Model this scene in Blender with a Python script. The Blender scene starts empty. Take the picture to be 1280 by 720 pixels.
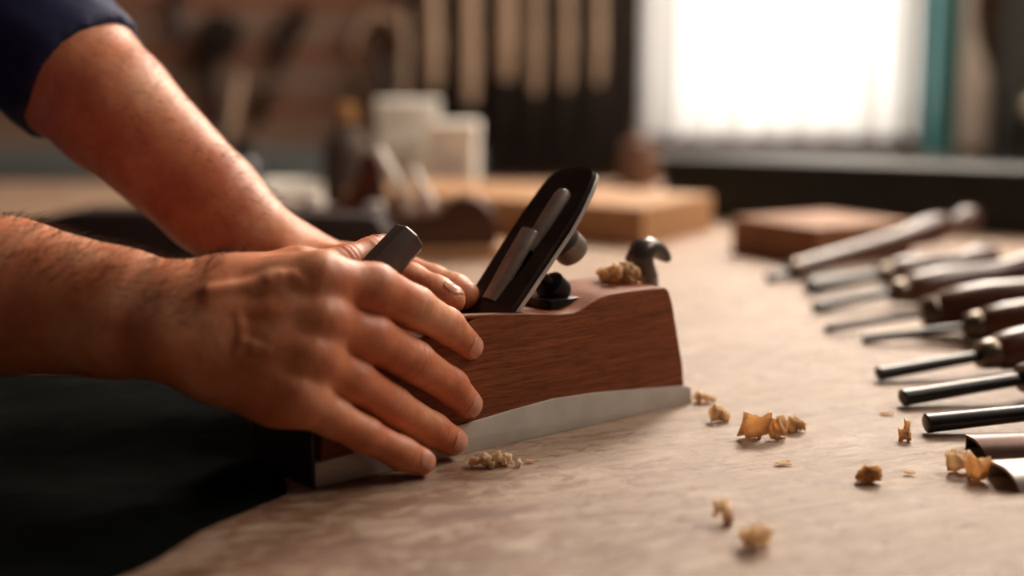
import bpy, bmesh, math, random
import numpy as np
from mathutils import Vector, Matrix, Quaternion
random.seed(7); rng = np.random.default_rng(7)
PI = math.pi
C = bpy.context.scene.collection
BENCH = 0.86            # bench height; everything is laid out from the bench top (z=0) and lifted at the end
FPX = 1758.0; CAMH = 0.20
PITCH = math.atan(280/FPX)
CAM = Vector((0, 0, CAMH))
_f = Vector((0, math.cos(PITCH), -math.sin(PITCH))); _u = Vector((0, math.sin(PITCH), math.cos(PITCH)))
def ray(px, py):
    return _f + Vector((1, 0, 0))*((px-640)/FPX) + _u*(-(py-360)/FPX)
def P(px, py, Y):
    d = ray(px, py); return CAM + d*(Y/d.y)
def G(px, py, z=0.0):
    d = ray(px, py); return CAM + d*((z-CAMH)/d.z)

# ------------------------------------------------------------------ materials
def nm(name):
    m = bpy.data.materials.new(name); m.use_nodes = True
    nt = m.node_tree; b = nt.nodes['Principled BSDF']
    return m, nt, b
def ramp(nt, fac, stops):
    r = nt.nodes.new('ShaderNodeValToRGB')
    e = r.color_ramp.elements
    while len(e) < len(stops): e.new(0.5)
    for i, (p, c) in enumerate(stops):
        e[i].position = p; e[i].color = (c[0], c[1], c[2], 1)
    nt.links.new(fac, r.inputs[0]); return r.outputs[0]
def coords(nt, scale=(1, 1, 1), rot=(0, 0, 0), loc=(0, 0, 0)):
    t = nt.nodes.new('ShaderNodeTexCoord'); mp = nt.nodes.new('ShaderNodeMapping')
    mp.inputs['Scale'].default_value = scale; mp.inputs['Location'].default_value = loc
    src = t.outputs['Object']
    if any(rot):      # turn first, stretch afterwards
        r_ = nt.nodes.new('ShaderNodeMapping'); r_.inputs['Rotation'].default_value = rot
        nt.links.new(src, r_.inputs['Vector']); src = r_.outputs[0]
    nt.links.new(src, mp.inputs['Vector']); return mp.outputs[0]
def noise(nt, vec, scale, detail=4, rough=.55, dist=0):
    n = nt.nodes.new('ShaderNodeTexNoise'); n.inputs['Scale'].default_value = scale; n.inputs['Detail'].default_value = detail
    n.inputs['Roughness'].default_value = rough; n.inputs['Distortion'].default_value = dist
    nt.links.new(vec, n.inputs['Vector']); return n.outputs[0]
def bump(nt, b, h, strength=.3, dist=.001):
    n = nt.nodes.new('ShaderNodeBump'); n.inputs['Strength'].default_value = strength; n.inputs['Distance'].default_value = dist
    nt.links.new(h, n.inputs['Height'])
    if b.inputs['Normal'].is_linked:
        nt.links.new(b.inputs['Normal'].links[0].from_socket, n.inputs['Normal'])
    nt.links.new(n.outputs[0], b.inputs['Normal'])
def mix(nt, fac, a, c, mode='MIX'):
    n = nt.nodes.new('ShaderNodeMix'); n.data_type = 'RGBA'; n.blend_type = mode
    for s, v in ((n.inputs[0], fac), (n.inputs[6], a), (n.inputs[7], c)):
        if hasattr(v, 'is_linked'): nt.links.new(v, s)
        else: s.default_value = v if isinstance(v, float) else (v[0], v[1], v[2], 1)
    return n.outputs[2]
def plain(name, col, rough=.5, metal=0, var=.25, nscale=30, bmp=0):
    m, nt, b = nm(name)
    n = noise(nt, coords(nt), nscale, 3)
    lo = tuple(c*(1-var) for c in col); hi = tuple(min(1, c*(1+var)) for c in col)
    nt.links.new(ramp(nt, n, [(.3, lo), (.7, hi)]), b.inputs['Base Color'])
    b.inputs['Roughness'].default_value = rough; b.inputs['Metallic'].default_value = metal
    if bmp: bump(nt, b, n, bmp, .001)
    return m
def wood(name, dark, mid, light, rough=.5, stretch=(2, 22, 22), scale=6, fine=260, bmp=.25, spec=.4):
    m, nt, b = nm(name)
    v = coords(nt, stretch)
    n1 = noise(nt, v, scale, 6, .6, 1.2)
    c1 = ramp(nt, n1, [(.28, dark), (.5, mid), (.75, light)])
    v2 = coords(nt, (stretch[0]*.12*8, stretch[1], stretch[2]))
    n2 = noise(nt, coords(nt, (.08, 1, 1)), fine, 3, .6)
    f = ramp(nt, n2, [(.36, (.55, .5, .48)), (.5, (1, 1, 1))])
    nt.links.new(mix(nt, .8, c1, f, 'MULTIPLY'), b.inputs['Base Color'])
    b.inputs['Roughness'].default_value = rough
    b.inputs['Specular IOR Level'].default_value = spec
    bump(nt, b, n2, bmp, .0006)
    return m

M = {}
M['body_wood'] = wood('red_brown_beech', (.15, .038, .012), (.235, .066, .022), (.32, .105, .038), .55, (2.5, 60, 60), 6, 900, .6, .25)
M['sole'] = plain('grey_sole', (.54, .49, .44), .38, 0, .10, 60)
M['dark_metal'] = plain('dark_iron', (.045, .03, .028), .36, .75, .3, 60)
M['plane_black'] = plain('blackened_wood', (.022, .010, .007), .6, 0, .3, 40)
M['cloth_black'] = plain('black_green_cloth', (.0022, .0028, .0022), .9, 0, .3, 150, .2)  # near-black colour of the bench sheet that stands in for shade
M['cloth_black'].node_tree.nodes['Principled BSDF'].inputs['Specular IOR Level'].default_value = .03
M['horn'] = plain('horn_iron', (.10, .085, .078), .32, .5, .2, 60)
M['tool_brown'] = plain('brown_glaze', (.06, .036, .026), .85, 0, .2, 20)
M['brown_steel'] = plain('brown_steel', (.13, .075, .06), .35, .6, .2, 80)
M['bright_steel'] = plain('bright_steel', (.80, .74, .68), .3, .15, .06, 80)
M['red_tote'] = plain('red_brown_varnish', (.15, .035, .018), .3, 0, .3, 40)
M['steel'] = plain('worn_steel', (.58, .53, .49), .35, .55, .2, 90)
M['black_steel'] = plain('black_steel', (.03, .028, .028), .33, .7, .3, 80)
M['mid_steel'] = plain('grey_brown_steel', (.30, .25, .22), .36, .45, .2, 90)
M['lumber'] = wood('pale_lumber', (.40, .20, .09), (.50, .27, .13), (.60, .36, .19), .6, (1.5, 20, 20), 4, 500)
M['lumber_red'] = wood('reddish_lumber', (.23, .085, .035), (.33, .14, .06), (.45, .23, .11), .6, (1.5, 20, 20), 4, 500)
M['lumber_top'] = M['lumber']
M['handle_wood'] = wood('dark_handle_wood', (.05, .014, .007), (.085, .024, .012), (.13, .042, .02), .3, (3, 30, 30), 8, 500, .15, .55)
M['plane_dark'] = wood('dark_plane_wood', (.035, .012, .007), (.07, .022, .011), (.15, .045, .02), .32, (3, 30, 30), 7, 500, .15, .5)
M['peg'] = plain('peg_iron', (.085, .060, .055), .38, .35, .15, 60)
M['brass'] = plain('worn_brass', (.15, .115, .085), .3, .8, .2, 60)
M['shaving'] = plain('wood_shaving', (.93, .64, .36), .65, 0, .12, 120)
M['shaving_pale'] = plain('pale_wood_shaving', (.97, .76, .53), .7, 0, .07, 120)
M['navy'] = plain('navy_cloth', (.004, .007, .050), .8, 0, .3, 200, .2)
M['trouser'] = plain('dark_trouser_cloth', (.012, .012, .014), .85, 0, .3, 200, .2)
M['black_leather'] = plain('black_leather', (.01, .01, .01), .5)
M['hair'] = plain('dark_hair', (.015, .01, .008), .5, 0, .4, 300)
M['white_card'] = plain('white_card', (.86, .81, .72), .7, 0, .06, 20)
M['white_card2'] = plain('off_white_card', (.82, .77, .69), .7, 0, .06, 20)
M['label_grey'] = plain('grey_label', (.55, .51, .46), .7, 0, .1, 20)
M['darkgreen'] = plain('black_green_paint', (.006, .010, .009), .6, 0, .3, 20)
M['greyledge'] = plain('grey_paint', (.17, .175, .17), .6, 0, .15, 10)
M['darkgrey'] = plain('dark_grey_paint', (.075, .078, .07), .55, 0, .2, 8)
M['teal'] = plain('teal_paint', (.055, .22, .22), .5, 0, .15, 10)
M['cream'] = plain('cream_paint', (.62, .5, .36), .5, 0, .1, 10)
M['orange'] = plain('orange_plastic', (.36, .18, .06), .4, 0, .1, 30)
M['black_plastic'] = plain('black_plastic', (.008, .010, .014), .35, 0, .2, 20)
M['brownjar'] = plain('brown_wood_jar', (.16, .07, .035), .5, 0, .3, 20)
M['sill'] = plain('sill_paint', (.22, .19, .165), .45, 0, .15, 12)
M['tool_wood'] = wood('hung_tool_wood', (.48, .30, .19), (.64, .44, .30), (.75, .56, .41), .5, (20, 20, 2), 5, 200)
M['tool_dark'] = plain('hung_tool_dark', (.022, .013, .010), .5, .2, .3, 30)
M['rackboard'] = wood('dark_rack_board', (.013, .007, .005), (.022, .012, .008), (.04, .02, .013), .6, (20, 20, 2), 5, 200)
M['curtain_edge'] = plain('pale_cloth', (.80, .69, .59), .8, 0, .06, 8)
M['plaster'] = plain('plaster', (.06, .048, .04), .8, 0, .08, 5)
M['floor'] = wood('floor_boards', (.03, .02, .014), (.05, .032, .02), (.08, .05, .03), .6, (1, 8, 1), 3, 60)

for nme in ('shaving', 'shaving_pale'):
    nt = M[nme].node_tree; b = nt.nodes['Principled BSDF']; out = nt.nodes['Material Output']
    tr = nt.nodes.new('ShaderNodeBsdfTranslucent'); nt.links.new(b.inputs['Base Color'].links[0].from_socket, tr.inputs[0])
    mx = nt.nodes.new('ShaderNodeMixShader'); mx.inputs[0].default_value = .6
    nt.links.new(b.outputs[0], mx.inputs[1]); nt.links.new(tr.outputs[0], mx.inputs[2]); nt.links.new(mx.outputs[0], out.inputs[0])

def bench_mat():
    m, nt, b = nm('worn_bench_wood')
    R = (0, 0, math.radians(-24))
    v = coords(nt, (1, 1, 1))
    g = noise(nt, coords(nt, (1.2, 16, 1), R), 5, 8, .62, .6)
    base = ramp(nt, g, [(.25, (.25, .150, .098)), (.5, (.39, .26, .18)), (.78, (.50, .36, .26))])
    # long scratches and rough grain lifted by work
    sc = noise(nt, coords(nt, (14, 150, 1), (0, 0, math.radians(-28))), 3, 8, .75, .8)
    scm = ramp(nt, sc, [(.38, (.45, .33, .26)), (.47, (1, 1, 1))])
    col = mix(nt, .75, base, scm, 'MULTIPLY')
    fl = noise(nt, coords(nt, (7, 300, 1), (0, 0, math.radians(48))), 2.4, 3, .6, .5)
    flm = ramp(nt, fl, [(.33, (.42, .30, .24)), (.38, (1, 1, 1)), (.64, (1, 1, 1)), (.69, (1.0, 1.0, 1.0))])
    col = mix(nt, .6, col, flm, 'MULTIPLY')
    # old glue and oil stains
    st = noise(nt, coords(nt, (6, 12, 1), R), 2.6, 12, .72, .6)
    stm = ramp(nt, st, [(.53, (1, 1, 1)), (.57, (.66, .48, .37)), (.75, (.50, .32, .22))])
    col = mix(nt, .75, col, stm, 'MULTIPLY')
    # the worn, rubbed patch in front of the vice end: browner, chipped
    gp = G(440, 668); sp = nt.nodes.new('ShaderNodeTexCoord'); mp_ = nt.nodes.new('ShaderNodeMapping')
    mp_.inputs['Location'].default_value = (-gp.x, -gp.y, -BENCH); nt.links.new(sp.outputs['Object'], mp_.inputs['Vector'])
    ln_ = nt.nodes.new('ShaderNodeVectorMath'); ln_.operation = 'LENGTH'; nt.links.new(mp_.outputs[0], ln_.inputs[0])
    zone = ramp(nt, ln_.outputs['Value'], [(.03, (.13, .13, .13)), (.20, (0, 0, 0))])
    ch = noise(nt, coords(nt, (18, 34, 1), R, (5, 2, 0)), 2.2, 12, .72, .9)
    ad = nt.nodes.new('ShaderNodeMath'); ad.operation = 'ADD'; nt.links.new(ch, ad.inputs[0])
    zb = nt.nodes.new('ShaderNodeRGBToBW'); nt.links.new(zone, zb.inputs[0]); nt.links.new(zb.outputs[0], ad.inputs[1])
    chm = ramp(nt, ad.outputs[0], [(.585, (1, 1, 1)), (.605, (.62, .42, .32)), (.72, (.52, .33, .23))])
    col = mix(nt, .85, col, chm, 'MULTIPLY')
    pal = noise(nt, coords(nt, (5, 9, 1), R, (3, 1, 0)), 4, 10, .72, .4)
    palm_ = ramp(nt, pal, [(.54, (0, 0, 0)), (.64, (1, 1, 1))])
    n = nt.nodes.new('ShaderNodeRGBToBW'); nt.links.new(palm_, n.inputs[0])
    mm = nt.nodes.new('ShaderNodeMath'); mm.operation = 'MULTIPLY'; mm.inputs[1].default_value = .45
    nt.links.new(n.outputs[0], mm.inputs[0])
    col = mix(nt, mm.outputs[0], col, (.66, .52, .40))
    nt.links.new(col, b.inputs['Base Color'])
    rr = ramp(nt, st, [(.4, (.52, .52, .52)), (.62, (.42, .42, .42))])
    nt.links.new(rr, b.inputs['Roughness'])
    b.inputs['Specular IOR Level'].default_value = .5
    bump(nt, b, sc, .5, .0014); bump(nt, b, st, .25, .0012)
    bump(nt, b, noise(nt, v, 320, 3), .25, .0005)
    return m
M['bench'] = bench_mat()

def skin_mat():
    m, nt, b = nm('skin')
    v = coords(nt)
    n1 = noise(nt, v, 26, 4, .6, .3)
    base = ramp(nt, n1, [(.32, (.54, .155, .068)), (.5, (.64, .235, .116)), (.7, (.74, .37, .22))])
    n2 = noise(nt, v, 160, 3, .6)
    f = ramp(nt, n2, [(.35, (.86, .78, .74)), (.6, (1, 1, 1))])
    nt.links.new(mix(nt, .7, base, f, 'MULTIPLY'), b.inputs['Base Color'])
    b.inputs['Roughness'].default_value = .46
    b.inputs['Specular IOR Level'].default_value = .45
    b.inputs['Subsurface Weight'].default_value = .30
    b.inputs['Subsurface Radius'].default_value = (1, .28, .14)
    b.inputs['Subsurface Scale'].default_value = .006
    vo = nt.nodes.new('ShaderNodeTexVoronoi'); vo.inputs['Scale'].default_value = 900
    nt.links.new(v, vo.inputs['Vector'])
    bump(nt, b, vo.outputs['Distance'], .22, .0004)
    bump(nt, b, noise(nt, v, 420, 4, .7), .35, .0005)
    bump(nt, b, noise(nt, coords(nt, (1, 1, .35)), 190, 3, .6), .3, .0008)
    return m
M['skin'] = skin_mat()
M['nail'] = plain('fingernail', (.66, .30, .20), .25, 0, .06, 200)
M['nail'].node_tree.nodes['Principled BSDF'].inputs['Subsurface Weight'].default_value = .2
M['nail'].node_tree.nodes['Principled BSDF'].inputs['Subsurface Scale'].default_value = .003

def planks_mat():
    m, nt, b = nm('wall_planks')
    br = nt.nodes.new('ShaderNodeTexBrick')
    v = coords(nt, (1, 1, 1), (PI/2, 0, 0))
    nt.links.new(v, br.inputs['Vector'])
    br.inputs['Scale'].default_value = 1; br.inputs['Brick Width'].default_value = 1.9; br.inputs['Row Height'].default_value = .11
    br.inputs['Mortar Size'].default_value = .012
    br.inputs['Color1'].default_value = (.40, .225, .14, 1); br.inputs['Color2'].default_value = (.31, .20, .145, 1)
    br.inputs['Mortar'].default_value = (.30, .095, .04, 1)
    g = noise(nt, coords(nt, (2, 1, 26)), 3, 6, .6, .5)
    f = ramp(nt, g, [(.3, (.6, .48, .42)), (.6, (1.0, 1.0, 1.0))])
    nt.links.new(mix(nt, .9, br.outputs['Color'], f, 'MULTIPLY'), b.inputs['Base Color'])
    b.inputs['Roughness'].default_value = .6
    return m
M['planks'] = planks_mat()

def curtain_mat():
    m = bpy.data.materials.new('sheer_curtain'); m.use_nodes = True; nt = m.node_tree; nt.nodes.clear()
    o = nt.nodes.new('ShaderNodeOutputMaterial'); t = nt.nodes.new('ShaderNodeBsdfTranslucent'); d = nt.nodes.new('ShaderNodeBsdfDiffuse')
    mx = nt.nodes.new('ShaderNodeMixShader'); mx.inputs[0].default_value = .75
    n = noise(nt, coords(nt, (9, 1, .3)), 3, 3)
    c = ramp(nt, n, [(.3, (.70, .66, .60)), (.6, (.90, .87, .82))])
    nt.links.new(c, t.inputs[0]); nt.links.new(c, d.inputs[0])
    nt.links.new(d.outputs[0], mx.inputs[1]); nt.links.new(t.outputs[0], mx.inputs[2]); nt.links.new(mx.outputs[0], o.inputs[0])
    return m
M['curtain'] = curtain_mat()
def glass_mat():
    m, nt, b = nm('window_glass'); b.inputs['Transmission Weight'].default_value = 1; b.inputs['Roughness'].default_value = .02; b.inputs['IOR'].default_value = 1.1
    return m
M['glass'] = glass_mat()

# ------------------------------------------------------------------ object helpers
def mk(name, verts, faces, mat, parent=None, smooth=False, angle=None):
    me = bpy.data.meshes.new(name); me.from_pydata([tuple(v) for v in verts], [], [tuple(f) for f in faces]); me.update()
    bm = bmesh.new(); bm.from_mesh(me); bmesh.ops.recalc_face_normals(bm, faces=bm.faces); bm.to_mesh(me); bm.free()
    if smooth:
        me.polygons.foreach_set('use_smooth', [True]*len(me.polygons))
        if angle: me.set_sharp_from_angle(angle=math.radians(angle))
    me.materials.append(mat)
    o = bpy.data.objects.new(name, me); C.objects.link(o)
    if parent: o.parent = parent
    return o
def thing(name, label, cat, loc=(0, 0, 0), rotz=0, group=None):
    o = bpy.data.objects.new(name, None); C.objects.link(o); o.empty_display_size = .02
    o.location = loc; o.rotation_euler = (0, 0, rotz); o['label'] = label; o['category'] = cat
    if group: o['group'] = group
    return o
def tag(o, label, cat, group=None, kind=None):
    o['label'] = label; o['category'] = cat
    if group: o['group'] = group
    if kind: o['kind'] = kind
    return o
def struct(o): o['kind'] = 'structure'; return o
class MB:
    """collects shapes into one mesh"""
    def __init__(s): s.v = []; s.f = []
    def add(s, v, f):
        b = len(s.v); s.v += [Vector(x) for x in v]; s.f += [tuple(b+i for i in q) for q in f]; return s
    def box(s, lo, hi, T=None):
        x0, y0, z0 = lo; x1, y1, z1 = hi
        v = [Vector(p) for p in ((x0,y0,z0),(x1,y0,z0),(x1,y1,z0),(x0,y1,z0),(x0,y0,z1),(x1,y0,z1),(x1,y1,z1),(x0,y1,z1))]
        if T: v = [T @ p for p in v]
        return s.add(v, [(0,3,2,1),(4,5,6,7),(0,1,5,4),(1,2,6,5),(2,3,7,6),(3,0,4,7)])
    def lathe(s, prof, a, b, n=20, flat=1.0, up=None, arc=None):
        """profile [(t, r)] along the line a->b, t in metres"""
        a = Vector(a); b = Vector(b); d = (b-a).normalized()
        e1 = Vector(up) if up else (Vector((0, 0, 1)) if abs(d.z) < .9 else Vector((1, 0, 0)))
        e1 = (e1 - d*e1.dot(d)).normalized(); e2 = d.cross(e1)
        v = []; f = []
        for t, r in prof:
            c = a + d*t
            for k in range(n):
                th = 2*PI*k/n; v.append(c + e1*(r*flat*math.cos(th)) + e2*(r*math.sin(th)))
        for i in range(len(prof)-1):
            for k in range(n):
                k2 = (k+1) % n; f.append((i*n+k, i*n+k2, (i+1)*n+k2, (i+1)*n+k))
        f.append(tuple(range(n-1, -1, -1))); f.append(tuple((len(prof)-1)*n+k for k in range(n)))
        return s.add(v, f)
    def tube(s, pts, rad, n=12):
        pts = [Vector(p) for p in pts]
        if not hasattr(rad, '__len__'): rad = [rad]*len(pts)
        v = []; f = []; prev = None
        for i, p in enumerate(pts):
            d = (pts[min(i+1, len(pts)-1)] - pts[max(i-1, 0)]).normalized()
            if prev is None: e1 = d.orthogonal().normalized()
            else: e1 = (prev - d*prev.dot(d)).normalized()
            prev = e1; e2 = d.cross(e1)
            for k in range(n):
                th = 2*PI*k/n; v.append(p + (e1*math.cos(th) + e2*math.sin(th))*rad[i])
        for i in range(len(pts)-1):
            for k in range(n):
                k2 = (k+1) % n; f.append((i*n+k, i*n+k2, (i+1)*n+k2, (i+1)*n+k))
        f.append(tuple(range(n-1, -1, -1))); f.append(tuple((len(pts)-1)*n+k for k in range(n)))
        return s.add(v, f)
    def prism(s, poly, ext):
        """poly: list of 3D points in order, ext: extrusion vector"""
        n = len(poly); ext = Vector(ext)
        v = [Vector(p) for p in poly] + [Vector(p)+ext for p in poly]
        f = [tuple(range(n)), tuple(range(2*n-1, n-1, -1))] + [(i, (i+1) % n, n+(i+1) % n, n+i) for i in range(n)]
        return s.add(v, f)
    def build(s, name, mat, parent=None, bevel=0, seg=2, smooth=True, angle=35):
        o = mk(name, s.v, s.f, mat, parent, smooth, angle)
        if bevel:
            bm = bmesh.new(); bm.from_mesh(o.data)
            es = [e for e in bm.edges if len(e.link_faces) == 2 and e.calc_face_angle(0) > math.radians(28)]
            bmesh.ops.bevel(bm, geom=es, offset=bevel, segments=seg, affect='EDGES', profile=.6, clamp_overlap=True)
            bm.to_mesh(o.data); bm.free()
            o.data.polygons.foreach_set('use_smooth', [True]*len(o.data.polygons)); o.data.set_sharp_from_angle(angle=math.radians(angle))
        return o

def wobble(o, amp, scale=20):
    from mathutils import noise as mn
    for v in o.data.vertices:
        n = mn.noise_vector(v.co*scale); v.co += n*amp

# ------------------------------------------------------------------ room (z=0 is the bench top)
FZ = -BENCH; CZ = 2.4; XL, XR, YF, YB = -2.3, 1.4, -1.3, 3.0
MB().box((XL-.1, YF-.1, FZ-.1), (XR+.1, YB+.1, FZ)).build('floor', M['floor'])['kind'] = 'structure'
MB().box((XL-.1, YF-.1, CZ), (XR+.1, YB+.1, CZ+.1)).build('ceiling', M['plaster'])['kind'] = 'structure'
MB().box((XL-.1, YF, FZ), (XL, YB, CZ)).build('wall_left', M['plaster'])['kind'] = 'structure'
MB().box((XL, YF-.1, FZ), (XR, YF, CZ)).build('wall_front', M['plaster'])['kind'] = 'structure'
# back wall with an opening for the window
WX0, WX1, WZ0, WZ1 = .27, .862, .015, .95
UX0, UX1, UZ0, UZ1 = .45, 1.32, 1.08, 2.28
w = MB(); w.box((XL, YB, FZ), (WX0, YB+.1, CZ)); w.box((WX1, YB, FZ), (XR, YB+.1, UZ0)); w.box((UX1, YB, UZ0), (XR, YB+.1, CZ)); w.box((WX1, YB, UZ1), (UX1, YB+.1, CZ))
w.box((WX0, YB, FZ), (WX1, YB+.1, WZ0)); w.box((WX0, YB, WZ1), (WX1, YB+.1, UZ0))
w.box((WX0, YB, UZ0), (UX0, YB+.1, CZ)); w.box((UX0, YB, UZ1), (WX1, YB+.1, CZ))
struct(w.build('wall_back', M['planks']))
# right wall with the side window (outside the frame) that gives the key light
SY0, SY1, SZ0, SZ1 = .45, 2.85, 1.0, 2.2
w = MB(); w.box((XR, YF, FZ), (XR+.1, SY0, CZ)); w.box((XR, SY1, FZ), (XR+.1, YB+.1, CZ))
w.box((XR, SY0, FZ), (XR+.1, SY1, SZ0)); w.box((XR, SY0, SZ1), (XR+.1, SY1, CZ))
struct(w.build('wall_right', M['plaster']))
f = MB()
for (a, b_) in (((XR+.03, SY0, SZ0), (XR+.07, SY0+.04, SZ1)), ((XR+.03, SY1-.04, SZ0), (XR+.07, SY1, SZ1)),
                ((XR+.03, SY0, SZ0), (XR+.07, SY1, SZ0+.04)), ((XR+.03, SY0, SZ1-.04), (XR+.07, SY1, SZ1))):
    f.box(a, b_)
w2 = struct(f.build('window_2', M['cream'], bevel=.003))
MB().box((XR+.045, SY0+.03, SZ0+.03), (XR+.05, SY1-.03, SZ1-.03)).build('window_pane', M['glass'], w2)
f = MB()
for (a, b_) in (((UX0, YB+.03, UZ0), (UX0+.04, YB+.07, UZ1)), ((UX1-.04, YB+.03, UZ0), (UX1, YB+.07, UZ1)), ((UX0, YB+.03, UZ0), (UX1, YB+.07, UZ0+.04)), ((UX0, YB+.03, UZ1-.04), (UX1, YB+.07, UZ1))):
    f.box(a, b_)
w3 = struct(f.build('window_3', M['teal'], bevel=.003))
MB().box((UX0+.03, YB+.045, UZ0+.03), (UX1-.03, YB+.05, UZ1-.03)).build('window_pane', M['glass'], w3)
# back window: brown outer frame, teal stile, sill, glass
f = MB()
f.box((WX0, YB-.02, WZ0), (WX0+.035, YB+.08, WZ1)); f.box((WX1-.03, YB-.02, WZ0), (WX1, YB+.08, WZ1))
f.box((WX0, YB-.02, WZ1-.04), (WX1, YB+.08, WZ1)); f.box((WX0, YB+.02, WZ0), (WX1, YB+.08, WZ0+.035))
w1 = struct(f.build('window_1', M['handle_wood'], bevel=.004))
MB().box((WX0+.03, YB+.045, WZ0+.03), (WX1-.03, YB+.05, WZ1-.03)).build('window_pane', M['glass'], w1)
MB().box((WX0-.02, YB-.13, WZ0-.03), (1.38, YB+.02, WZ0)).build('window_sill', M['sill'], w1, bevel=.004)
xt = (1158-640)/FPX*2.93; xt2 = (1190-640)/FPX*2.93
MB().box((xt, YB-.10, WZ0), (xt2, YB-.03, WZ1)).build('window_frame', M['teal'], w1, bevel=.004)
# grey ledge board along the foot of the wall
struct(MB().box((XL, YB-.05, -.09), (-.06, YB, .028)).build('trim_1', M['greyledge'], bevel=.004))

# sheer curtain with folds
def curtain(name, x0, x1, z0, z1, y, amp, freq, mat, hem=0, seed=0, nx=160, nz=30):
    v = []; f = []
    for k in range(nz+1):
        for i in range(nx+1):
            s = i/nx; t = k/nz; x = x0+(x1-x0)*s
            ph = freq*s*2*PI + .8*math.sin(5*s+seed) + .25*math.sin(3*t+seed)
            yy = y + amp*(math.sin(ph)*(1-.3*t) + .35*math.sin(2.3*ph+1))
            zz = z0+(z1-z0)*t - (hem*math.sin(ph*1.0+1) if k == 0 else 0)
            v.append((x, yy, zz))
    for k in range(nz):
        for i in range(nx):
            a = k*(nx+1)+i; f.append((a, a+1, a+nx+2, a+nx+1))
    return mk(name, v, f, mat, None, True)
cy = 2.93
x0 = (800-640)/FPX*cy; x1 = (1140-640)/FPX*cy
cu = curtain('curtain', x0, x1, .052, WZ1+.03, cy, .018, 8, M['curtain'], .004, 1)
tag(cu, 'white sheer curtain glowing in front of the bright back window', 'curtain')
# gathered pale drape right of the teal stile
v = []; f = []
nz, nt_ = 40, 40
for k in range(nz+1):
    t = k/nz; z = .022 + 1.15*t
    zz = t*1.15
    wv = .034 + .0*t
    # bulges low down, pinched from about a fifth of its height upwards
    h = zz/.24
    hw = .036*(1 - .12*h) if h < .55 else .0336 - .022*min(1, (h-.55)/.5)
    hw = max(hw, .011)
    cx = (1192-640)/FPX*2.9 + hw + .002
    for i in range(nt_):
        th = 2*PI*i/nt_; r = hw*(1+.12*math.sin(6*th+t*2))
        v.append((cx + r*math.cos(th), 2.90 + .6*r*math.sin(th), z))
for k in range(nz):
    for i in range(nt_):
        i2 = (i+1) % nt_; f.append((k*nt_+i, k*nt_+i2, (k+1)*nt_+i2, (k+1)*nt_+i))
f.append(tuple(range(nt_-1, -1, -1))); f.append(tuple(nz*nt_+i for i in range(nt_)))
d = mk('tied_drape', v, f, M['curtain_edge'], None, True)
tag(d, 'pale gathered drape hanging beside the teal window frame', 'drape')

# dark grey cupboard at the right edge
t = thing('tall_cupboard', 'tall dark grey cupboard with a round cream knob right of the window', 'cupboard', (.983, 2.82, -BENCH))
MB().box((0, 0, 0), (.40, .08, 2.2)).build('cupboard_body', M['darkgrey'], t, bevel=.004)
d_ = MB().box((.012, -.02, .06), (.27, 0, 2.15)).build('door', M['darkgrey'], t, bevel=.003)
kz = P(1268, 136, 2.77)
MB().lathe([(0, .01), (.015, .011), (.03, .024), (.042, .028), (.055, .022), (.06, .01)], (.040, -.02, kz.z+BENCH), (.040, -.09, kz.z+BENCH), 24).build('knob', M['cream'], d_)

# ------------------------------------------------------------------ workbench (L-shaped top)
th = .07
poly = [(-.43, .12, -th), (1.15, .12, -th), (1.15, 2.42, -th), (-1.5, 2.42, -th), (-1.5, 1.67, -th), (-.43, 1.67, -th)]
t = thing('workbench', 'large worn pale wooden workbench top under the hands and tools', 'workbench', (0, 0, -BENCH))
MB().prism([(x, y, z+BENCH) for x, y, z in poly], (0, 0, th)).build('bench_top', M['bench'], t, bevel=.004)
for (x, y) in ((-.36, .2), (1.05, .2), (1.05, 2.3), (-1.4, 2.3), (-1.4, 1.75), (-.36, 1.75)):
    MB().box((x-.04, y-.04, 0), (x+.04, y+.04, BENCH-th)).build('leg', M['lumber_red'], t, bevel=.004)
MB().box((-.36, .18, BENCH-th-.12), (1.05, .21, BENCH-th)).build('apron_rail', M['lumber_red'], t, bevel=.003)

# long black-green box at the back right
a = Vector((.20, 1.86)); b = Vector((.86, 1.50)); d = (b-a).normalized(); ang = math.atan2(d.y, d.x); L = (b-a).length
t = thing('tool_chest', 'long low black-green chest on the bench behind the chisels', 'chest', (a.x, a.y, 0), ang)
MB().box((0, 0, 0), (L, .10, .066)).build('chest_body', M['darkgreen'], t, bevel=.003)
MB().box((-.004, -.004, .066), (L+.004, .104, .078)).build('lid', M['darkgreen'], t, bevel=.003)

# ------------------------------------------------------------------ lumber
def board(name, label, c, d, ln, wd, h, mat, z=0):
    ang = math.atan2(d[1], d[0])
    o = MB().box((0, 0, 0), (ln, -wd if wd < 0 else wd, h)).build(name, mat, None, bevel=.0015)
    o.location = (c[0], c[1], z); o.rotation_euler = (0, 0, ang)
    return tag(o, label, 'board')
# first board: near corner at (803,308), runs back-left
o = MB().box((0, -.19, 0), (.42, 0, .044)).build('timber_board', M['lumber'], None, bevel=.0015)
c1 = G(803, 309); o.location = c1; o.rotation_euler = (0, 0, math.atan2(.53, -.85))
tag(o, 'long thick pale board lying on the bench behind the tilted plane iron', 'board')
o = MB().box((0, -.135, 0), (.13, 0, .039)).build('wood_block', M['lumber_red'], None, bevel=.0015)
c2 = G(1019, 334); o.location = c2; o.rotation_euler = (0, 0, math.atan2(.86, -.51))
tag(o, 'short reddish wood block with pale top beyond the chisel tips', 'block')

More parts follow.
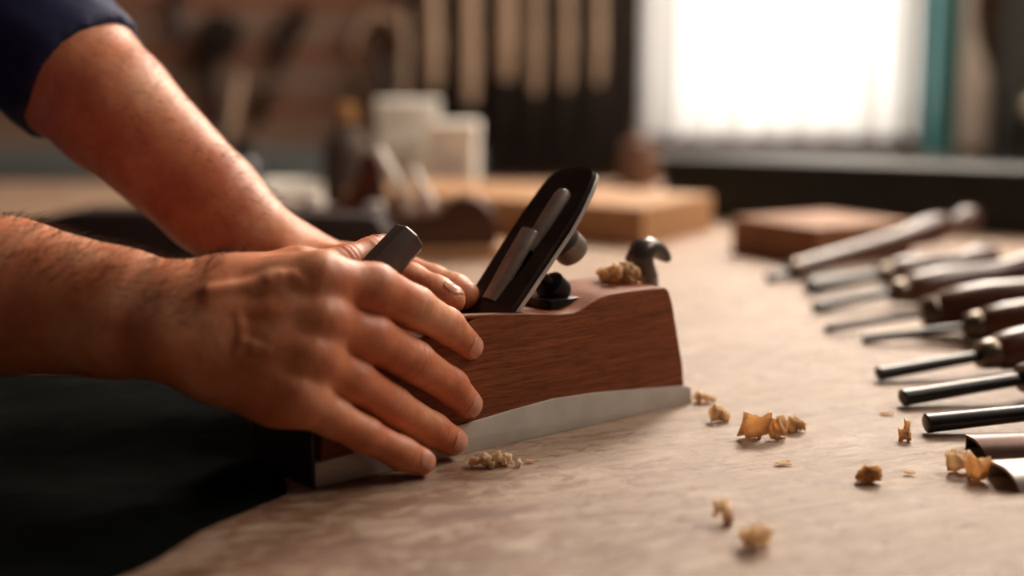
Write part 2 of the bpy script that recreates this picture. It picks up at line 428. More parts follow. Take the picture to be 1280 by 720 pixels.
# ------------------------------------------------------------------ hand plane (local x along the body, y into depth)
A0 = G(393, 609.5); B0 = G(864, 502.5)
ax = (B0-A0).normalized(); PANG = math.atan2(ax.y, ax.x); vx = Vector((-ax.y, ax.x, 0))
def S(px, py, v=0.0):
    """pixel -> (u, z) on the vertical plane at depth v behind the near side"""
    d = ray(px, py); o = A0 + vx*v
    k = (o-CAM).dot(vx)/d.dot(vx); p = CAM + d*k
    return ((p-A0).dot(ax), p.z)
plane = thing('hand_plane', 'red-brown wooden hand plane with grey sole held by two hands', 'hand plane', A0, PANG)
W = .052
# outlines on the near side
sole_top = [S(392, 579), S(440, 566), S(500, 549), S(560, 535), S(600, 524), S(640, 512), S(690, 498.5), S(740, 491), S(800, 486), S(855, 482), S(862, 484)]
Ls = S(863, 502)[0]
sole_poly = [(0, 0)] + [(Ls, 0)] + [sole_top[-1]] + sole_top[-2::-1]
sole_poly = [(max(u, 0), max(z, 0)) for u, z in sole_poly]
def taper(u, v):   # the body narrows a little to both ends
    return v
def side_prism(poly, v0, v1, name, mat, parent, bevel=0, seg=2):
    return MB().prism([(u, v0, z) for u, z in poly], (0, v1-v0, 0)).build(name, mat, parent, bevel, seg)
side_prism(sole_poly, -.0012, W+.0012, 'sole', M['sole'], plane, .0006)
top = [S(853, 452), S(841, 380), S(836, 363), S(832, 359.5), S(820, 360), S(790, 363.5), S(762, 368), S(750, 372), S(738, 379), S(728, 386), S(717, 391), S(700, 392.5), S(660, 392), S(620, 392.5), S(590, 393.5), S(560, 396)]
u_end = .012
body_poly = [(.004, S(395, 579)[1]-.004)] + [(u, z-.0008) for u, z in sole_top[1:-2]] + [(S(857, 482)[0]-.001, S(857, 482)[1]-.001)] + top + [(.098, .0700), (.084, .0650), (.05, .062), (u_end+.01, .060), (u_end-.004, .054)]
body = side_prism(body_poly, 0, W, 'body', M['body_wood'], plane, .0016, 3)
cutter = MB().box((S(583, 388)[0], .0055, .040), (S(650, 388)[0]+.0015, .047, .12)).build('throat_cut', M['body_wood'])
cutter.parent = plane
bo = body.modifiers.new('throat', 'BOOLEAN'); bo.operation = 'DIFFERENCE'; bo.solver = 'EXACT'; bo.object = cutter
cutter.hide_render = True
bpy.context.view_layer.update()
bm_ = bpy.data.meshes.new_from_object(body.evaluated_get(bpy.context.evaluated_depsgraph_get()))
body.modifiers.clear(); body.data = bm_; bpy.data.objects.remove(cutter)
MB().box((-.0022, -.0016, 0), (-.0002, W+.0016, .0545)).build('end_plate', M['plane_black'], plane, bevel=.0005)  # added dark plate, puts the shade of the left end face into colour
# iron assembly: lies in a plane spanned by v and the leaning direction
u0, z0 = S(645, 389, .007); u1, z1 = S(763, 215, .007)
ld = Vector((u1-u0, 0, z1-z0)); IL = ld.length; ld.normalize(); nrm = Vector((-ld.z, 0, ld.x))   # nrm faces up-left, to the camera
IW = .0440
def iron_pt(s, v, n=0):   # s along the iron from the mouth, v across, n off its face
    return Vector((u0, .007, z0)) + ld*s + Vector((0, 1, 0))*v + nrm*n
outline = [(-.026, 0), (IL*.56, 0), (IL*.70, .0015), (IL*.86, .0048), (IL*.95, .0075), (IL*.985, .0100), (IL*1.0, .014), (IL*1.002, .022), (IL*.985, .031), (IL*.95, .038), (IL*.88, .0425), (IL*.6, .0440), (-.026, IW-.007)]
MB().prism([iron_pt(s, v, 0) for s, v in outline], -nrm*.003).build('iron', M['dark_metal'], plane, .0005, 2)
io = bpy.data.objects['iron']; io.data.materials.append(M['steel'])
for p_ in io.data.polygons:
    if abs(p_.normal.dot(nrm)) < .8: p_.material_index = 1
# cap iron on top of the blade, with a slot framed by two rails
def slab(v0, v1, s0, s1, n0, n1, mat, name, bev=.0008):
    return MB().prism([iron_pt(s0, v0, n0), iron_pt(s1, v0, n0), iron_pt(s1, v1, n0), iron_pt(s0, v1, n0)], nrm*(n1-n0)).build(name, mat, plane, bev)
cap = MB()
def ring(pts_out, pts_in, n0, n1):
    n = len(pts_out); v = []
    for h in (n0, n1):
        v += [iron_pt(s, q, h) for s, q in pts_out] + [iron_pt(s, q, h) for s, q in pts_in]
    f = []
    for i in range(n):
        j = (i+1) % n
        f += [(i, j, n+j, n+i), (2*n+i, 2*n+j, 3*n+j, 3*n+i), (i, j, 2*n+j, 2*n+i), (n+i, n+j, 3*n+j, 3*n+i)]
    return v, f
N = 64; po = []; pi_ = []
C0 = (IL*.46, .0185)
def hit(ang):
    dx, dy = math.cos(ang), math.sin(ang); best = 1e9
    for i in range(len(outline)):
        (x1, y1), (x2, y2) = outline[i], outline[(i+1) % len(outline)]
        ex, ey = x2-x1, y2-y1; den = dx*ey-dy*ex
        if abs(den) < 1e-12: continue
        t_ = ((x1-C0[0])*ey-(y1-C0[1])*ex)/den; q_ = ((x1-C0[0])*dy-(y1-C0[1])*dx)/den
        if t_ > 0 and -1e-6 <= q_ <= 1+1e-6: best = min(best, t_)
    return best
for k in range(N):
    th_ = 2*PI*k/N
    so = IL*.33*math.copysign(abs(math.cos(th_))**(2/2.6), math.cos(th_)); vo = .0070*math.copysign(abs(math.sin(th_))**(2/2.6), math.sin(th_))
    pi_.append((C0[0]+so, C0[1]+vo)); an = math.atan2(vo, so); h_ = hit(an)-.0012
    po.append((C0[0]+math.cos(an)*h_, C0[1]+math.sin(an)*h_))
v, f = ring(po, pi_, .0003, .0032); cap.add(v, f); cap.build('cap_iron', M['dark_metal'], plane, 0)
# slot screw rod and the short half-round strip below it
MB().lathe([(0, .0035), (.004, .0048), (.026, .0050), (.037, .0048), (.0405, .0040), (.0425, .001)], iron_pt(IL*.38, .0180, .0025), iron_pt(IL*.76, .0178, .0045), 18).build('slot_screw', M['mid_steel'], plane)
a_, b__ = iron_pt(IL*.02, .0215, .002), iron_pt(IL*.48, .0205, .0075)
LL = (b__-a_).length
MB().lathe([(0, .0060), (LL*.5, .0066), (LL*.98, .0064), (LL, .0060)], a_, b__, 18, .62, up=nrm).build('clamp_tongue', M['mid_steel'], plane)
# wedge beneath, seating the iron in the body, and two adjuster knobs behind
wd = MB(); wd.prism([iron_pt(-.01, .004, -.0032), iron_pt(IL*.22, .004, -.0032), iron_pt(IL*.20, .004, -.0045), iron_pt(-.012, .004, -.0065)], (0, IW-.008, 0)); wd.build('wedge', M['dark_metal'], plane, .0006)
def uvz(px, py, v): q = S(px, py, v); return Vector((q[0], v, q[1]))
k1 = uvz(711, 309, .024); kd = Vector((math.cos(math.radians(10)), 0, -math.sin(math.radians(10))))
kax = (-nrm)
kn = MB(); kn.lathe([(0, .007), (.001, .0095), (.009, .0100), (.0115, .0092), (.0125, .006)], k1-kax*.006, k1+kax*.01, 28)
kn.build('adjuster_knob', M['mid_steel'], plane)
MB().lathe([(0, .0032), (.02, .0032)], k1-kax*.018, k1, 14).build('adjuster_stem', M['black_steel'], plane)
k2 = uvz(692, 362, .024)
kn = MB(); kn.lathe([(0, .006), (.001, .0088), (.009, .0094), (.0112, .0085), (.0122, .005)], k2-kax*.006, k2+kax*.01, 28)
kn.build('adjuster_knob', M['black_steel'], plane)
MB().lathe([(0, .0032), (.02, .0032)], k2-kax*.018, k2, 14).build('adjuster_stem', M['black_steel'], plane)
# seat block that carries the lower knob
sb = uvz(688, 378, .026)
MB().box((sb.x-.012, .012, .058), (sb.x+.011, .042, sb.z+.004)).build('knob_seat', M['black_steel'], plane, bevel=.002)
# curled dark horn at the heel
h0 = uvz(813, 350, .030); hp = [uvz(px, py, .030) for px, py in ((812, 353), (809, 343), (802, 333), (799, 323), (803, 314), (811, 310), (821, 312), (829, 318), (835, 324))]
hr = [.0042, .0060, .0078, .0086, .0082, .0070, .0056, .0044, .0026]
hm = MB(); hm.tube(hp, hr, 16)
MB_h = hm.build('heel_horn', M['horn'], plane, angle=60)
q = uvz(812, 352, .030); MB().lathe([(0, .0055), (.01, .005)], (q.x, q.y, .066), (q.x, q.y, .08), 16).build('horn_stem', M['mid_steel'], plane)
# octagonal peg handle
Tp = P(512, 296, .722); Bp = P(438, 374, .697)
to_l = Matrix.Rotation(-PANG, 4, 'Z') @ Matrix.Translation(-A0)
tl = to_l @ Tp; bl = to_l @ Bp; dd = (tl-bl).normalized()
bl = tl - dd*((tl.z-.060)/dd.z); PL = (tl-bl).length
MB().lathe([(0, .0098), (PL-.0012, .0098), (PL, .0088)], bl, tl, 8, up=Vector((0, -1, .35))).build('octagonal_peg', M['peg'], plane, .0004, 2, angle=25)

# ------------------------------------------------------------------ chisels
HZ = .0135
def chisel(tip, far, shaft_len, shaft_r, label, hl=.125, hr=.0135, flat=.75, hmat='handle_wood', smat='black_steel', zfar=None, lv=.14, taper_=.8, ferr='brass'):
    zf = hr if zfar is None else zfar
    a = G(tip[0], tip[1], shaft_r*.8); b = G(far[0], far[1], zf)
    d = (b-a); dh = math.hypot(d.x, d.y); rz = math.atan2(d.y, d.x)
    t = thing('chisel', label, 'chisel', (a.x, a.y, 0), rz, None)
    # local: x along, rising from the tip to the handle axis
    z1 = hr+.0003
    slope = (z1 - shaft_r*.8)/(shaft_len+lv*hl)
    A = Vector((0, 0, shaft_r*.85)); D = Vector((1, 0, slope)).normalized()
    sm = MB(); sm.lathe([(0, shaft_r*.85), (.0006, shaft_r), (shaft_len*.5, shaft_r*(1+taper_)/2*1.0), (shaft_len, shaft_r*taper_)], A, A+D, 20, flat)
    sm.build('blade', M[smat], t)
    F0 = A + D*(shaft_len-.001)
    MB().lathe([(0, hr*.52), (.0015, hr*.60), (.011, hr*.70), (.0125, hr*.66)], F0, F0+D, 24).build('ferrule', M[ferr], t)
    H0 = A + D*(shaft_len+.011)
    pr = [(0, .64), (.03, .80), (.12, .92), (.25, .98), (.40, .88), (.55, .72), (.68, .76), (.80, .94), (.90, 1.0), (.97, .84), (1.0, .45)]
    if hl > .2: pr = [(0, .5), (.03, .6), (.2, .62), (.5, .64), (.66, .72), (.80, .98), (.88, 1.0), (.95, .8), (1.0, .4)]
    MB().lathe([(hl*s, hr*r) for s, r in pr], H0, H0+D, 28).build('handle', M[hmat], t)
    if hl > .2: MB().lathe([(0, .006), (.008, .0075), (.016, .012), (.030, .0135), (.040, .010), (.043, .004)], H0+D*(hl-.004), H0+D*(hl+1), 22).build('end_knob', M[hmat], t)
    return t
chisel((961, 347), (1160, 308), .030, .0062, 'farthest chisel of the row, with a long grey handle crossing the wood block', hl=.24, hr=.0155, flat=.7, lv=.28)
chisel((1010, 358), (1160, 336), .078, .0088, 'second farthest chisel, thick round shank and short brown handle', hl=.125, hr=.0145, lv=.4)
chisel((1018, 384), (1160, 361), .072, .0062, 'third farthest chisel, dark shank just beyond the thin flat one', hl=.15, hr=.0150)
chisel((1031, 411), (1160, 388), .072, .0042, 'thin-bladed chisel with a thick dark brown handle, fourth from the far end', hl=.15, hr=.0185)
chisel((1078, 424), (1200, 405), .073, .0045, 'chisel with slim tapering shank and bright ferrule, fifth from the far end', hl=.14, hr=.0155)
chisel((1098, 468), (1250, 440), .072, .0060, 'chisel with straight black shank and a pale ring at the handle', hl=.14, hr=.0150)
chisel((1128, 498), (1280, 470), .078, .0066, 'chisel with black round shank just beyond the round-ended one', hl=.14, hr=.0150)
chisel((1157, 530), (1290, 507), .088, .0070, 'chisel with rounded black end nearest the pair of gouges', hl=.14, hr=.0150)
# gouges: channel-shaped blades
def gouge(tip, far, r, label, mat, ln=.11, z0=.0, open_=150):
    a = G(tip[0], tip[1], 0); b = G(far[0], far[1], 0)
    rz = math.atan2(b.y-a.y, b.x-a.x)
    t = thing('gouge', label, 'gouge', (a.x, a.y, z0), rz)
    v = []; f = []; n = 18; th0 = math.radians(-open_/2); m = 12
    for sgn, rr in ((0, r), (1, r-.0016)):
        for i in range(m+1):
            for k in range(n+1):
                th_ = th0 + math.radians(open_)*k/n
                x = ln*i/m + (0 if i else .006*(abs(math.sin(th_))))
                v.append((x, rr*math.sin(th_), rr*math.cos(th_) - r*math.cos(math.radians(open_/2)) + .0003))
    q = (m+1)*(n+1)
    for i in range(m):
        for k in range(n):
            a_ = i*(n+1)+k; f.append((a_, a_+1, a_+n+2, a_+n+1)); f.append((q+a_, q+a_+1, q+a_+n+2, q+a_+n+1))
    for i in range(m):
        for k in (0, n): a_ = i*(n+1)+k; f.append((a_, a_+n+1, q+a_+n+1, q+a_))
    for i in (0, m):
        for k in range(n): a_ = i*(n+1)+k; f.append((a_, a_+1, q+a_+1, q+a_))
    mk('blade', v, f, M[mat], t, True, 40)
    MB().lathe([(0, .008), (.012, .0105), (.014, .0100)], (ln-.003, 0, .0135), (ln+1, 0, .0135), 20).build('ferrule', M['brass'], t)
    MB().lathe([(.12*s, .0135*k) for s, k in ((0, .7), (.1, .88), (.3, .98), (.5, .82), (.8, 1), (.95, .9), (1, .5))], (ln+.01, 0, .0135), (ln+1, 0, .0135), 24).build('handle', M['handle_wood'], t)
    return t
gouge((1206, 566), (1290, 563), .0125, 'brown-backed gouge, farther of the two beside the curled shavings', 'brown_steel' if 'brown_steel' in M else 'mid_steel')
gouge((1240, 606), (1320, 600), .0150, 'bright steel gouge nearest the camera at the right edge', 'steel')

# ------------------------------------------------------------------ shavings
def curl(name, pos, r, wdt, turns, label, mat='shaving', seed=0, tilt=(0, 0, 0), grow=.5, group=None, thick=.0005):
    rr = random.Random(seed); n = 46; v = []; f = []; r *= 1.12; wdt *= .95
    for i in range(n+1):
        s = i/n; th_ = turns*2*PI*s; q = r*(1-grow*s)*(1+.10*math.sin(7*th_+seed))
        w_ = wdt*(1-.35*abs(2*s-1)**3)*(1+.12*math.sin(11*s+seed))
        off = .45*wdt*s*math.sin(seed*1.7)
        for k, q2 in ((0, q), (1, q-thick)):
            for e in (-.5, -.17, .17, .5):
                jig = .07*r*math.sin(9*s*6.28+e*5+seed)
                v.append(Vector(((q2+jig)*math.cos(th_), w_*e+off, (q2+jig)*math.sin(th_))))
    for i in range(n):
        for k in range(3):
            a_ = i*8+k; f.append((a_, a_+1, a_+9, a_+8)); a_ += 4; f.append((a_, a_+8, a_+9, a_+1))
        for k in (0, 3):
            a_ = i*8+k; f.append((a_, a_+8, a_+12, a_+4))
    for i in (0, n):
        for k in range(3): a_ = i*8+k; f.append((a_, a_+4, a_+5, a_+1))
    from mathutils import Euler, noise as mn3
    R = Euler(tilt).to_matrix(); v = [R @ q for q in v]
    v = [q + mn3.noise_vector(q*(1.1/r)+Vector((seed, 0, 0)))*r*.38 for q in v]
    mz = min(q.z for q in v); v = [q - Vector((0, 0, mz)) for q in v]
    o = mk(name, v, f, M[mat], None, True); o.location = pos
    return tag(o, label, 'shaving', group)
def flake(pos, s, label, seed, mat='shaving_pale', group=None):
    rr = random.Random(seed); n = 9; v = []
    for k in range(n):
        th_ = 2*PI*k/n; q = s*(.6+.5*rr.random()); v.append((q*math.cos(th_)*1.3, q*math.sin(th_)*.7, .0006+.0012*rr.random()))
    v2 = [(x, y, z+.0006) for x, y, z in v]
    f = [tuple(range(n)), tuple(range(2*n-1, n-1, -1))] + [(i, (i+1) % n, n+(i+1) % n, n+i) for i in range(n)]
    o = mk('wood_flake', v+v2, f, M[mat]); o.location = pos
    return tag(o, label, 'wood flake', group)
def bunch(pos, spec, label, mat='shaving', name='wood_shaving'):
    """one crumpled shaving: several joined loops"""
    v = []; f = []
    for (dx, dy, r, wdt, turns, seed, tilt) in spec:
        o = curl('tmp', (0, 0, 0), r, wdt, turns, 'x', mat, seed, tilt)
        b_ = len(v); v += [q.co + Vector((dx, dy, 0)) for q in o.data.vertices]; f += [tuple(b_+i for i in p_.vertices) for p_ in o.data.polygons]
        me = o.data; bpy.data.objects.remove(o); bpy.data.meshes.remove(me)
    o = mk(name, v, f, M[mat], None, True); o.location = pos
    return tag(o, label, 'shaving')
bunch(G(953, 549), [(-.004, 0, .0075, .013, 1.1, 3, (PI/2, .1, .3)), (.007, .001, .0065, .011, .8, 5, (PI/2-.3, .2, 1.4))], 'largest orange wood curl on the bench, beyond the plane toe')
bunch(G(993, 540), [(0, 0, .0045, .008, 1.3, 8, (.4, .5, 1)), (.003, .002, .003, .006, 1, 9, (1.2, .2, 0))], 'small crumpled shaving touching the right of the largest curl', 'shaving_pale')
bunch(G(895, 527), [(0, 0, .0045, .007, 1.2, 11, (.6, .3, .5)), (.004, .001, .003, .005, 1, 12, (1.4, .2, 0))], 'small pale shaving between the plane end and the largest curl', 'shaving_pale')
bunch(G(874, 503), [(0, 0, .0035, .008, .7, 13, (.2, .1, .5)), (.005, -.002, .003, .006, .6, 14, (.3, .2, 2))], 'pale sliver lying against the end of the grey sole', 'shaving_pale')
bunch(G(1130, 552), [(0, 0, .0032, .006, 1.4, 15, (1.1, .3, .5)), (.001, .001, .0022, .010, .7, 16, (1.5, .3, 1.0))], 'tiny upright curl standing between the flat flake and the gouges')
bunch(G(1084, 604), [(0, 0, .0042, .006, 1.6, 17, (.5, .3, .5)), (.003, 0, .0032, .006, 1.3, 18, (1.3, .2, 1)), (-.003, 0, .0028, .005, 1.2, 19, (.2, 1, 0))], 'small round tangled shaving alone in front of the chisels')
bunch(G(1206, 592), [(-.004, .001, .0058, .010, 1.3, 20, (1.2, .1, .4)), (.001, .003, .004, .009, 1, 21, (.7, .5, 1))], 'pale curl tucked against the gouge tips, left one of two', 'shaving_pale')
bunch(G(1214, 602), [(.002, 0, .0056, .011, 1.2, 22, (PI/2-.1, .1, .9))], 'tan rolled shaving right in front of the gouge tips')
bunch(G(899, 655), [(0, 0, .0048, .008, .9, 23, (.9, .9, .4)), (.003, 0, .003, .006, .8, 24, (1.4, 0, 2))], 'blurred pale shaving at the front, farther of the two', 'shaving_pale')
bunch(G(939, 688), [(0, 0, .0045, .007, 1.1, 25, (1.2, .3, .4)), (.006, .003, .0055, .006, .6, 26, (.6, 1.0, 1.9)), (-.002, .002, .004, .006, .9, 27, (.3, .9, 0))], 'blurred forked shaving nearest the camera', 'shaving_pale')
bunch(G(613, 584), [(-.008, 0, .0028, .004, 1.5, 28, (1.2, .2, .4)), (-.003, -.001, .0032, .005, 1.5, 29, (.5, .8, 2)), (.003, .001, .0038, .005, 1.4, 30, (1.0, .3, 1)), (.007, .002, .0034, .004, 1.3, 31, (.3, .5, 0)), (.014, .0, .0016, .003, 1, 32, (.3, .1, 0)), (.0, -.002, .0025, .004, 1.6, 33, (1.5, .1, 0))], 'fine frizzy shaving beside the grey sole near the fingertips', 'shaving_pale')
flake(G(980, 582), .0036, 'thin pale flake lying below the largest curl', 41)
flake(G(1108, 519), .0038, 'thin pale flake lying left of the chisel with rounded end', 42)
flake(G(1136, 594), .0030, 'faint pale flake to the right of the round tangled shaving', 43)
flake(G(664, 579), .0022, 'tiny flake just right of the frizzy shaving', 44)
# pile on the plane's raised deck
pile = [(754, 357, .0042, 51), (763, 356, .0046, 52), (772, 354, .0050, 53), (782, 354, .0050, 54), (793, 353, .0046, 55), (801, 352, .0040, 56), (768, 351, .0046, 57), (779, 348, .0050, 58), (789, 349, .0044, 59), (774, 358, .0042, 60)]
pl_lab = ['leftmost curl of the pile on the plane deck', 'second curl from the left in the pile on the plane', 'big curl low in the middle of the pile on the plane', 'round curl at the centre of the pile on the plane', 'curl near the horn in the pile on the plane', 'curl touching the horn at the end of the pile', 'upper left curl of the pile on the plane', 'topmost curl of the pile on the plane', 'upper right curl of the pile on the plane', 'front curl of the pile nearest the deck edge']
for i, (px, py, r, sd) in enumerate(pile):
    vdep = .012 + .012*((py < 352)) + .003*(sd % 3)
    up = .0706 + (.0045 if py < 352 else 0)
    p = G(px, py, up); 
    o = curl('wood_shaving', (p.x, p.y, up-.0008), r, .007, 1.5, pl_lab[i], 'shaving_pale', sd, (random.uniform(.2, 1.5), random.uniform(0, 1), random.uniform(0, 3)), .45, 'curls piled on the plane deck')

# ------------------------------------------------------------------ background tools on the bench
# plank under the old plane
pc = G(470, 322)
o = MB().box((-.105, 0, 0), (.105, .085, .012)).build('timber_offcut', M['lumber'], None, bevel=.001); p = G(540, 326); o.location = (p.x-.03, p.y, 0); o.rotation_euler = (0, 0, .04)
tag(o, 'tan offcut board lying under the dark old plane', 'board')
BPY = p.y+.012; BX = p.x-.03
t = thing('old_smoothing_plane', 'dark brown old smoothing plane with shiny iron behind the hands', 'hand plane', (BX, BPY, .0122), .04); t.scale = (1, 1, .88)
prof = [(-.105, .0), (.096, .0), (.098, .008), (.097, .028), (.091, .044), (.078, .056), (.060, .060), (.046, .052), (.036, .038), (.0, .034), (-.03, .034), (-.06, .036), (-.095, .034), (-.105, .024)]
MB().prism([(x, 0, z) for x, z in prof], (0, .058, 0)).build('body', M['plane_dark'], t, .003, 3)
# tote: triangular dark handle leaning left
tot = [(-.078, .034), (-.060, .055), (-.048, .082), (-.044, .104), (-.034, .112), (-.026, .104), (-.022, .070), (-.012, .046), (-.006, .034)]
MB().prism([(x, .018, z) for x, z in tot], (0, .022, 0)).build('tote', M['red_tote'], t, .004, 3)
def bar(p0, p1, w_, th_, name, mat):
    p0 = Vector(p0); p1 = Vector(p1); d_ = (p1-p0).normalized(); n_ = Vector((0, 1, 0)); s_ = d_.cross(n_).normalized()
    return MB().prism([p0-s_*th_/2, p1-s_*th_/2, p1+s_*th_/2, p0+s_*th_/2], (0, w_, 0)).build(name, M[mat], t, .002)
bar((.010, .008, .040), (-.028, .008, .114), .040, .0095, 'iron', 'bright_steel')
bar((.030, .008, .044), (.008, .008, .090), .040, .010, 'wedge', 'bright_steel')
MB().lathe([(0, .006), (.003, .011), (.010, .012), (.013, .009)], (-.030, .012, .044), (-.030, -.02, .044), 20).build('adjusting_wheel', M['bright_steel'], t)
# smaller plane to its left
p = G(392, 300)
t = thing('block_plane', 'small black metal plane with a shiny round knob left of the old smoothing plane', 'hand plane', (p.x, p.y+.01, 0), .15)
MB().prism([(x, 0, z) for x, z in ((-.055, 0), (.055, 0), (.057, .012), (.04, .022), (.015, .026), (-.02, .030), (-.05, .026), (-.056, .012))], (0, .045, 0)).build('body', M['black_steel'], t, .002)
MB().prism([(x, .006, z) for x, z in ((-.046, .024), (-.006, .040), (.004, .038), (-.04, .018))], (0, .033, 0)).build('lever_cap', M['dark_metal'], t, .002)
MB().lathe([(0, .005), (.006, .006), (.012, .0125), (.022, .014), (.030, .010), (.032, .003)], (-.002, .022, .020), (.006, .012, .08), 22).build('knob', M['bright_steel'], t)
p = G(240, 338)
t = thing('jointer_plane', 'long nearly black wooden plane lying behind the crossed forearms', 'hand plane', (p.x, p.y+.02, 0), -.04)
MB().prism([(x, 0, z) for x, z in ((-.20, 0), (.19, 0), (.195, .030), (.18, .052), (.05, .056), (-.12, .056), (-.165, .046), (-.20, .020))], (0, .06, 0)).build('body', M['plane_black'], t, .003)
MB().prism([(x, .012, z) for x, z in ((.02, .056), (.06, .056), (.03, .086), (.012, .080))], (0, .036, 0)).build('iron', M['black_steel'], t, .001)
# dark sheet added to stand in for the shade under the near forearm
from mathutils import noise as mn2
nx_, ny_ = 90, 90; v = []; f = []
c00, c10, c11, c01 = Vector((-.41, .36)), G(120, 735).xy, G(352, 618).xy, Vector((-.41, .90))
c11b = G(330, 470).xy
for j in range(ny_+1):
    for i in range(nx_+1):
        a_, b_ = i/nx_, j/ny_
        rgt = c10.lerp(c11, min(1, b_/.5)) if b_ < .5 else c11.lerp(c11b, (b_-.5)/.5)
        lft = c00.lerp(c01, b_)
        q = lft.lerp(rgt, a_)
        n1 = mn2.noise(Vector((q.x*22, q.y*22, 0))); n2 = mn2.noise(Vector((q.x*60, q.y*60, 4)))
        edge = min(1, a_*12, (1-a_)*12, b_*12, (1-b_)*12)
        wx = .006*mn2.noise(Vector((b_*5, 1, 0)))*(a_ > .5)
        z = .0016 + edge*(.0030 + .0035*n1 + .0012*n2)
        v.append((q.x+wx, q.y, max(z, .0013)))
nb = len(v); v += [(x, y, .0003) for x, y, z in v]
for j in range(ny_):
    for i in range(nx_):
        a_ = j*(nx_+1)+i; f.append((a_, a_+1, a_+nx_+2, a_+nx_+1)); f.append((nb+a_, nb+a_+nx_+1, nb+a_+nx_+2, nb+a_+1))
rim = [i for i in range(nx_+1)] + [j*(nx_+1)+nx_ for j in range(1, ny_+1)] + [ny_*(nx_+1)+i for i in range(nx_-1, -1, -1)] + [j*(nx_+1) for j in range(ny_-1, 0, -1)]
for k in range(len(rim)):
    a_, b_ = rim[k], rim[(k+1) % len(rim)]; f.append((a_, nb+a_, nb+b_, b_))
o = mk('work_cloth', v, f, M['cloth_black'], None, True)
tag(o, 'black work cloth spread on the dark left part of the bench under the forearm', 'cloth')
# white boxes
def carton(px0, px1, py_top, Y, label, mat, zrot, dep=.10, group=None):
    a = P(px0, py_top, Y); b = P(px1, py_top, Y)
    t = thing('carton', label, 'box', (a.x, Y, 0), zrot)
    w_ = b.x-a.x; h = a.z
    MB().box((0, 0, 0), (w_, dep, h*.80)).build('box_body', M[mat], t, bevel=.002)
    MB().box((-.002, -.002, h*.80), (w_+.002, dep+.002, h)).build('lid', M[mat], t, bevel=.002)
    return t, w_, h
t, w_, h = carton(470, 548, 126, 2.10, 'taller white carton behind the old smoothing plane', 'white_card', .05)
t, w_, h = carton(536, 594, 154, 1.98, 'shorter off-white carton with a grey label, in front of the taller one', 'white_card2', -.03)
MB().box((w_*.15, -.0012, h*.30), (w_*.85, -.0002, h*.66)).build('paper_label', M['label_grey'], t)
# dark bottle with orange cap
p = P(436, 150, 2.02)
t = thing('dark_bottle', 'dark wide bottle with an orange cap left of the white cartons', 'bottle', (p.x-.004, 2.02, 0))
MB().lathe([(0, .030), (.004, .034), (.075, .034), (.095, .028), (.108, .013), (.122, .012)], (0, 0, 0), (0, 0, 1), 28).build('bottle_body', M['tool_brown'], t)
MB().lathe([(0, .014), (.022, .0135), (.024, .010)], (0, 0, .120), (0, 0, 1), 24).build('cap', M['orange'], t)
p = P(303, 190, 1.95)
t = thing('black_bottle', 'black rounded bottle behind the far forearm', 'bottle', (p.x, 1.95, 0))
MB().lathe([(0, .022), (.004, .026), (.045, .027), (.062, .022), (.070, .012), (.084, .011)], (0, 0, 0), (0, 0, 1), 28).build('bottle_body', M['black_plastic'], t)
MB().lathe([(0, .013), (.014, .013), (.016, .009)], (0, 0, .082), (0, 0, 1), 20).build('cap', M['black_plastic'], t)
p = G(787, 232)
t = thing('wooden_jar', 'round reddish brown wooden jar at the foot of the curtain', 'jar', (p.x+.01, 2.30, 0))
MB().lathe([(0, .026), (.006, .032), (.05, .034), (.068, .028), (.070, .026)], (0, 0, 0), (0, 0, 1), 28).build('jar_body', M['brownjar'], t)
MB().lathe([(0, .029), (.006, .029), (.010, .014), (.014, .008), (.020, .010), (.026, .003)], (0, 0, .069), (0, 0, 1), 24).build('lid', M['brownjar'], t)
# pale folded rag / small things lying left behind the arm
p = G(362, 250)
o = MB().box((-.07, 0, 0), (.07, .09, .035)).build('sanding_block', M['white_card2'], None, bevel=.008, seg=3); o.location = (p.x, 1.95, 0); o.rotation_euler = (0, 0, .3)
tag(o, 'pale rounded sanding block between the black bottle and the dark bottle', 'sanding block')

# ------------------------------------------------------------------ tool rack and tools on the back wall
YW = YB
xa = (516-640)/FPX*2.93; xb = (792-640)/FPX*2.93
t = thing('tool_rack', 'dark wooden rack board on the back wall holding pale handled files', 'tool rack', (xa, YW-.03, -.02))
MB().box((0, 0, 0), (xb-xa, .03, .9)).build('back_board', M['rackboard'], t, bevel=.002)
MB().box((0, -.029, .50), (xb-xa, 0, .52)).build('rail', M['tool_wood'], t, bevel=.002)
names = ['first', 'second', 'third', 'fourth', 'fifth', 'sixth']
for i, px in enumerate((542, 587, 632, 668, 707, 746)):
    lab = 'pale wooden handled file, %s of six from the left on the dark rack' % names[i]
    ztip = P(px, (196, 188, 160, 176, 182, 170)[i], 2.92).z; zb = P(px, (112, 130, 100, 118, 112, 106)[i], 2.92).z
    X = (px-640)/FPX*2.92
    t = thing('hanging_file', lab, 'file', (X, 2.925, ztip), 0, 'files hanging on the dark rack')
    h = zb-ztip
    MB().box((-.010, -.003, 0), (.010, .003, h+.01)).build('blade', M['tool_dark'], t, bevel=.001)
    wv = (.020, .022, .021, .015, .015, .014)[i]
    MB().lathe([(0, wv*.62), (.02, wv*.8), (.09, wv), (.16, wv*.85), (.24, wv*.95), (.30, wv*1.08), (.33, wv*.9), (.34, wv*.4)], (0, 0, h), (0, 0, h+1), 20, .7, up=(0, 1, 0)).build('handle', M['tool_wood'], t)
